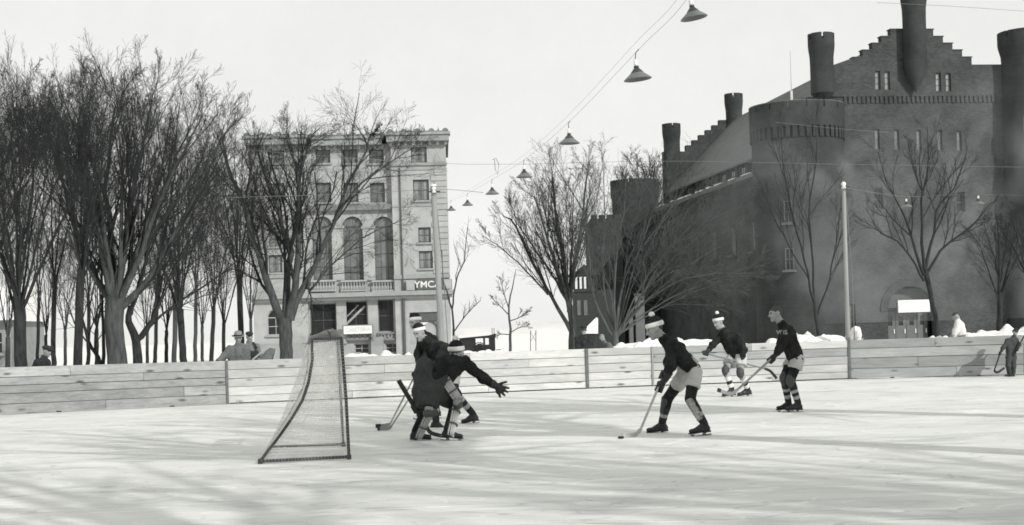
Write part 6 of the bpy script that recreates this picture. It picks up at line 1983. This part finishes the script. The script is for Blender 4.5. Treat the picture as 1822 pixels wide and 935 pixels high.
J = dict(f=(-.97, -.18, -.08), u=(-.06, 0, .99), hed=(1380, 559, 0), nek=(1391, 577, 0), che=(1402, 597, 0), pel=(1414, 634, 0),
         sha=(1403, 589, -.19), ela=(1389, 619, -.26), wra=(1379, 633, -.20), gra=(1371, 640, -.15), shb=(1396, 587, .18), elb=(1388, 612, .16), wrb=(1399, 615, .05), grb=(1405, 609, -.02),
         hia=(1420, 640, -.11), kna=(1407, 676, -.14), ana=(1420, 717, -.06), toa=(1402, 727, -.12), hib=(1410, 640, .11), knb=(1395, 672, .0), anb=(1403, 716, .12), tob=(1383, 727, .06),
         st0=(1412, 602, 0), st1=(1312, 694, -.5))
p6, p6j, p6s, _ = person('bareheaded upright player in lettered black sweater, stick blade low to the left', D, J,
    dict(top=M_WOOLK, top_list=M_WOOLK, thigh=M_WOOLK, sock=[(.42, M_WOOLD), (.54, M_WOOLG), (.68, M_WOOLD), (.82, M_WOOLG), (9, M_WOOLD)], short=M_DUCK, short_r=.118, short_len=.47, hair=M_HAIR, skate=True, knee=M_KNEE), group=HP)
m = MB()
bl = np.linspace(0, 2 * math.pi, 25)
bc = p6j['pel'] + np.array([0.0, 0, .035])
m.tube([bc + np.array([.128 * math.cos(a) - .0, .150 * math.sin(a), -.05 * math.cos(a)]) for a in bl], .016, 6, cap=False); m.build('belt', M_GLOVE, p6)
stick('long stick slanting across from the bareheaded player to the left', [(1414, 600), (1371, 640), (1312, 694)], [22.32, 22.12, 21.75], [((1300, 701), 21.7), ((1277, 694), 21.6)], mt=M_STICK, tape=.3, wd=.034)
# letters on the sweater, laid on the knit
fr_ = Fr(U(1399, 592, D - .6), unit((1, 0, -.05)), unit((0, -1, 0)))
lt = text('lettering', 'WIS', fr_, 0, 0, 0, .09, M_WOOLG, None, 1.0, 0.002)
bvh = BVHTree.FromPolygons([tuple(np.array(v.co) + WLOC[p6s]) for v in p6s.data.vertices], [tuple(p.vertices) for p in p6s.data.polygons])
MW = Matrix(((1, 0, 0, fr_.O[0]), (0, 0, -1, fr_.O[1]), (0, 1, 0, fr_.O[2]), (0, 0, 0, 1)))
for v in lt.data.vertices:
    wpt = MW @ v.co
    hit = bvh.ray_cast(wpt, Vector((0, 1, 0)), 2.0)
    y = (hit[0].y if hit[0] is not None else D - .2) - 0.006 - (0.004 if v.co.z > 0 else 0)
    v.co = Vector((wpt.x - WLOC[p6][0], y - WLOC[p6][1], wpt.z - WLOC[p6][2]))
lt.matrix_local = Matrix.Identity(4); lt.parent = p6

# ---------------------------------------------------------------- behind the goalkeeper
D = 22.9
J = dict(f=(-.62, -.72, -.26), u=(-.1, 0, .99), hed=(738, 574, 0), nek=(748, 590, 0), che=(761, 607, 0), pel=(776, 640, 0),
         sha=(770, 605, -.15), ela=(764, 640, -.25), wra=(750, 656, -.32), gra=(741, 663, -.36), shb=(752, 602, .15), elb=(744, 630, .05), wrb=(745, 646, -.15), grb=(746, 652, -.25),
         hia=(779, 646, -.1), kna=(771, 688, -.2), ana=(777, 728, 0), toa=(763, 737, -.05), hib=(771, 646, .1), knb=(762, 690, .0), anb=(764, 730, .1), tob=(750, 738, .05), st0=(748, 646, -.2), st1=(700, 748, -1.3))
person('player half hidden at the back of the group, face behind another cap', D, J, dict(top=M_WOOLK, thigh=M_WOOLK, sock=M_WOOLD, short=M_DUCKG, hat='toque', pom=False, skate=True), group=HP)
stick('thin stick reaching left from the hidden player behind the group', [(749, 643), (741, 663), (694, 755)], [22.7, 22.55, 21.5], [((684, 762), 21.4), ((669, 764), 21.3)], tape=.4, wd=.026)
D = 21.8
J = dict(f=(-.52, -.78, -.36), u=(-.2, 0, .97), hed=(746, 593, 0), nek=(760, 606, 0), che=(779, 622, 0), pel=(803, 656, 0),
         sha=(790, 618, -.18), ela=(776, 652, -.34), wra=(756, 672, -.38), gra=(744, 684, -.42), shb=(766, 618, .12), elb=(752, 648, .02), wrb=(752, 662, -.15), grb=(753, 668, -.3),
         hia=(807, 666, -.11), kna=(808, 698, -.14), ana=(842, 737, .05), toa=(829, 750, .0), hib=(796, 666, .11), knb=(772, 704, -.35), anb=(776, 750, -.75), tob=(790, 765, -.8), st0=(757, 662, -.25), st1=(692, 764, -1.05))
person('player leaning low behind the goalkeeper, face turned to the left under a white banded cap', D, J, dict(top=M_WOOLK, thigh=M_WOOLK, sock=[(.18, M_WOOLK), (.40, M_WOOLG), (.56, M_WOOLD), (.70, M_WOOLG), (9, M_WOOLD)], short=M_DUCK, hat='toque', pom=False, skate=True), group=HP)
stick('stick slanting down left past the goalkeeper to the ice', [(757, 662), (744, 684), (697, 758)], [21.55, 21.4, 20.8], [((690, 767), 20.7), ((672, 764), 20.75)], tape=.3, wd=.028)

# ---------------------------------------------------------------- the goalkeeper
D = 18.65
J = dict(f=(.42, .78, -.46), u=(.22, .42, .88), hed=(813, 629, .10), nek=(806, 641, .04), che=(794, 652, 0), pel=(768, 686, 0),
         sha=(792, 646, -.20), ela=(766, 684, -.16), wra=(744, 714, -.20), gra=(739, 728, -.22), shb=(826, 644, .16), elb=(860, 673, .12), wrb=(882, 687, .06),
         hia=(758, 698, -.14), kna=(758, 731, -.24), ana=(739, 767, -.02), toa=(755, 778, -.05), hib=(782, 694, .13), knb=(812, 713, -.04), anb=(796, 764, -.25), tob=(818, 777, -.3), st0=(709, 676, -.3), st1=(745, 740, -.26))
gk, gj, gs, _ = person('crouching goalkeeper with one gloved arm flung out towards the play', D, J,
    dict(top=M_WOOLK, thigh=M_WOOLK, sock=M_WOOLK, hat='toque', pom=True, skate=True, gaunt=True, torso=.14, sleeve=1.28, open='b', hs=1.1, back=.6), group=HP)
# spread glove
W = gj['wrb']
def gp(px, py, dy=.05): return U(px, py, D + dy)
P = [cap(W, gp(890, 691), .044, .05, M_GLOVE), cap(gp(886, 688), gp(887, 697), .038, .038, M_GLOVE), cone(gj['elb'] * .3 + W * .7, W, .062, .046, M_GLOVE)]
for a, b, c in (((886, 685), (893, 682), (901, 680)), ((893, 688), (899, 690), (905, 691)), ((893, 692), (898, 695), (903, 698)), ((891, 696), (895, 701), (898, 704)), ((887, 698), (889, 704), (890, 707))):
    P += [cap(gp(*a), gp(*b, .03), .0185, .017, M_GLOVE, s=.008), cap(gp(*b, .03), gp(*c, .06), .017, .0145, M_GLOVE, s=.006)]
skin_mesh('glove', P, .0085, gk, .01)
g2 = [cap(gj['hia'], gj['hib'], .175, .17, M_PADG), cap(gj['pel'] + [-.07, -.08, .17], gj['pel'] + [-.05, -.08, 0], .15, .19, M_PADG), cap(gj['pel'] + [.06, -.08, .06], gj['pel'] + [.02, -.06, -.1], .17, .18, M_PADG), cap(gj['pel'] + [-.05, -.10, .2], gj['pel'] + [-.07, -.12, .26], .13, .11, M_PADG), cone(gj['pel'] + [-.15, -.1, .10], gj['pel'] + [-.24, -.1, .16], .05, .02, M_PADG)]
for q in 'ab':
    e = gj['hi' + q] * .12 + gj['kn' + q] * .88
    g2 += [cap(gj['hi' + q], gj['hi' + q] * .5 + e * .5, .165, .155, M_PADG), cone(gj['hi' + q], e, .165, .148, M_PADG)]
skin_mesh('padded_breeches', g2, .012, gk, .04, .012, 8)
def leg_pad(par, a, b, nrm, w0, w1, nr=5):
    a, b = np.asarray(a, float), np.asarray(b, float)
    d = unit(b - a); nrm = unit(np.asarray(nrm) - d * np.dot(nrm, d)); sd = np.cross(d, nrm)
    m = MB()
    for i in range(nr):
        q = (i + .5) / nr * 2 - 1
        off0 = sd * q * w0 + nrm * .03 * (1 - q * q); off1 = sd * q * w1 + nrm * .03 * (1 - q * q)
        k = 9
        pts = [a + off0 + (b + off1 - a - off0) * x + nrm * RNG.normal() * .002 for x in np.linspace(0, 1, k)]
        r = np.full(k, w0 / nr * 1.08); r[0] *= .6; r[-1] *= .6
        r *= .86
        m.tube(pts, r, 8)
    m.obox(a - sd * w0 * .9 - nrm * .012, (b - a), sd * w0 * 1.8, nrm * .016, 1)
    pd = m.build('leg_pad', [M_CANVP, M_CANVD], par, smooth=True)
    m = MB()
    for x in (.2, .62):
        c = a + (b - a) * x; ww = w0 + (w1 - w0) * x
        A = np.linspace(-.3, 3.45, 12)
        m.tube([c + sd * math.cos(t) * (ww * 1.1) + nrm * (math.sin(t) * .062) for t in A], .010, 5)
    m.build('strap', M_CANVD, pd)
pn = np.array([.62, -.78, .1])
leg_pad(gk, gj['kna'] + pn * .07 + [.03, 0, .03], U(744, 780, D - .16), pn, .062, .052)
leg_pad(gk, U(812, 722, D - .10), U(801, 777, D - .34), pn, .064, .055)
leg_pad(gk, U(788, 672, D - .12), U(815, 712, D - .13), pn, .078, .066)
skin_mesh('knee_roll', [cap(U(811, 716, D - .2), U(819, 712, D - .02), .038, .036, M_DUCKG), cap(U(812, 722, D - .16), U(818, 722, D - .06), .046, .044, M_CANVD)], .012, gk, .02, .006)
skin_mesh('knee_roll', [cap(U(760, 727, D - .38), U(767, 728, D - .35), .030, .030, M_DUCKG), cap(U(759, 736, D - .36), U(774, 734, D - .28), .052, .048, M_CANVD)], .012, gk, .02, .006)
# goal stick held behind his hip
Q = [U(709, 677, D - .30), U(739, 728, D - .26), U(757, 756, D - .1), U(772, 776, D + .12)]
stick('heavy taped goal stick held upright behind the goalkeeper hip', [(709, 677), (739, 727), (758, 757)], [D - .30, D - .26, D - .12], [((766, 770), D - .05), ((785, 779), D + .2)], wd=.05, mt=M_TAPE, tape=0)

# ---------------------------------------------------------------- onlookers and snow shovellers behind the boards
def stand(px, py_head, D, f, label, style, lean=0, arms=None, hpy=None, s=1.0, depth=0, bend=0):
    """standing figure given by its head; the rest hangs below at natural proportions (s scales the body)"""
    k = F / D * s
    y = py_head
    w_ = np.array([f[0], f[1]]); w_ = w_ / np.linalg.norm(w_); sx, sy = w_[1], -w_[0]     # right hand side of the figure
    # near side = the shoulder closer to the camera
    if sy > 0: sx, sy = -sx, -sy
    hx = px + lean * .0
    J = dict(f=f, hed=(px, y), nek=(px + lean * .12 * k, y + .155 * k), che=(px + lean * .3 * k, y + (.36 - bend * .1) * k), pel=(px + lean * .62 * k, y + (.76 - bend * .32) * k))
    for q, sg in (('a', 1), ('b', -1)):
        J['sh' + q] = (J['nek'][0] + (lean * .08 + sx * sg * .19) * k, J['nek'][1] + .085 * k, sy * sg * .19 * s)
        J['hi' + q] = (J['pel'][0] + sx * sg * .10 * k, J['pel'][1] + .05 * k, sy * sg * .1 * s)
        J['kn' + q] = (J['hi' + q][0] - lean * .1 * k, J['hi' + q][1] + .42 * k, sy * sg * .1 * s)
        J['an' + q] = (J['hi' + q][0] + 0, J['hi' + q][1] + .82 * k, sy * sg * .1 * s)
        J['to' + q] = (J['an' + q][0] + f[0] * .14 * k, J['an' + q][1] + .075 * k, sy * sg * .1 * s + f[1] * .14 * s)
        ar = (arms or {}).get(q)
        if ar:
            J['el' + q], J['wr' + q] = ar
        else:
            J['el' + q] = (J['sh' + q][0] + .03 * k * f[0], J['sh' + q][1] + .29 * k, sy * sg * .24 * s)
            J['wr' + q] = (J['el' + q][0] + .09 * k * f[0], J['el' + q][1] + .24 * k, sy * sg * .2 * s + f[1] * .1)
    st = dict(style); st['s'] = s
    return person(label, D, J, st, group='people behind the boards', h=.022)
stand(424, 602, 31.6, (.16, -.95, -.16), 'man in grey felt hat and overcoat leaning on the boards by the clubhouse tree', dict(top=M_COATG, trou=M_TROU, leg=M_TROU, hat='fedora', coat=True, gname='overcoat', sleeve=1.3),
      arms=dict(a=((399, 634, -.1), (386, 645, -.45))))
stand(444, 600, 32.3, (.35, -.9, -.1), 'capped onlooker beside the man in the felt hat, dark glove raised to the chest', dict(top=M_COATL, trou=M_TROU, leg=M_TROU, hat='cap', coat=True, gname='overcoat', sleeve=1.25), s=.93,
      arms=dict(a=((462, 632, -.2), (455, 618, -.4))))
stand(84, 626, 30.9, (.8, -.5, -.2), 'person in dark coat and flat cap beside the massive elm at the left', dict(top=M_WOOLD, trou=M_WOOLD, leg=M_WOOLD, hat='cap', coat=True, gname='overcoat', sleeve=1.3), lean=-.55)
stand(1039, 588, 35.2, (.12, .97, -.1), 'figure in dark coat seen from behind, near the foot of the vase shaped tree', dict(top=M_WOOLD, trou=M_WOOLD, leg=M_WOOLD, hat='cap', coat=True, gname='overcoat', sleeve=1.3), s=.86)
stand(1071, 601, 35.4, (-.75, -.45, -.45), 'stooping child with light hair behind the boards, before the multi stemmed tree', dict(top=M_COATG, trou=M_TROU, leg=M_TROU, hair=M_FELT, gname='jacket'), lean=.62, s=.74, bend=.6)
D = 36.8
J = dict(f=(.55, -.2, -.8), u=(.75, 0, .5), hed=(1533, 607, -.2), nek=(1529, 597, -.1), che=(1523, 590, 0), pel=(1512, 603, .1), sha=(1527, 594, -.18), ela=(1530, 607, -.2), wra=(1533, 618, -.2), shb=(1524, 593, .2), elb=(1532, 606, .15), wrb=(1536, 616, .1),
         hia=(1511, 607, 0), kna=(1514, 633, .0), ana=(1510, 660, .1), toa=(1520, 665, .1), hib=(1511, 606, .2), knb=(1516, 633, .2), anb=(1512, 660, .3), tob=(1522, 665, .3))
person('worker in white shirt bent double behind the boards beside the tall pale pole', D, J, dict(top=M_SHIRT, trou=M_TROU, leg=M_TROU, hair=M_HAIR, gname='shirt', glove=M_SKIN, torso=.125), group='people behind the boards', h=.022)
J = dict(f=(-.85, .1, -.45), u=(-.3, 0, .95), hed=(1701, 564, 0), nek=(1704, 572, 0), che=(1707, 580, 0), pel=(1711, 598, 0), sha=(1705, 575, -.18), ela=(1701, 590, -.22), wra=(1697, 600, -.25), shb=(1705, 575, .18), elb=(1700, 588, .2), wrb=(1695, 596, .1),
         hia=(1712, 601, -.1), kna=(1707, 628, -.1), ana=(1713, 657, -.1), toa=(1703, 662, -.1), hib=(1711, 601, .1), knb=(1706, 628, .1), anb=(1712, 657, .1), tob=(1702, 662, .1))
person('worker in white shirt and grey trousers standing by the snow right of the armory doors', 35.6, J, dict(top=M_SHIRT, trou=M_TROU, leg=M_TROU, hair=M_HAIR, gname='shirt', glove=M_SKIN), group='people behind the boards', h=.022)
# the boy at the right border, on the ice
D = 33.0
J = dict(f=(-.45, .8, -.2), u=(.1, .2, .97), hed=(1807, 592, .05), nek=(1804, 599, 0), che=(1800, 608, 0), pel=(1799, 632, 0), sha=(1793, 606, -.05), ela=(1786, 618, -.12), wra=(1781, 626, -.15), gra=(1779, 630, -.15), shb=(1808, 605, .05), elb=(1813, 614, .0), wrb=(1811, 621, -.1),
         hia=(1795, 636, -.03), kna=(1794, 651, -.1), ana=(1796, 665, 0), toa=(1791, 668, -.05), hib=(1803, 636, .03), knb=(1803, 651, .0), anb=(1803, 665, .05), tob=(1799, 668, .0), st0=(1782, 618, -.15), st1=(1770, 660, -.2))
person('boy in dark overalls stooping on the ice against the boards near the right border', D, J, dict(s=.68, top=M_DENIM, trou=M_DENIM, leg=M_DENIM, hat='cap', gname='jacket'), group='people on the ice at the right')
stick('short crooked stick of the boy, blade curled along the foot of the boards', [(1782, 617), (1779, 630), (1769, 660)], [32.85, 32.85, 32.7], [((1775, 663), 32.65), ((1787, 655), 32.7)], wd=.028, mt=M_TAPE, tape=0)
stick('dark stick slanting up past the right border beside the boy', [(1830, 586), (1811, 618)], [32.9, 32.9], [((1806, 626), 32.9), ((1803, 634), 32.9)], wd=.026, mt=M_TAPE, tape=0)
print('tree triangles', TREES)
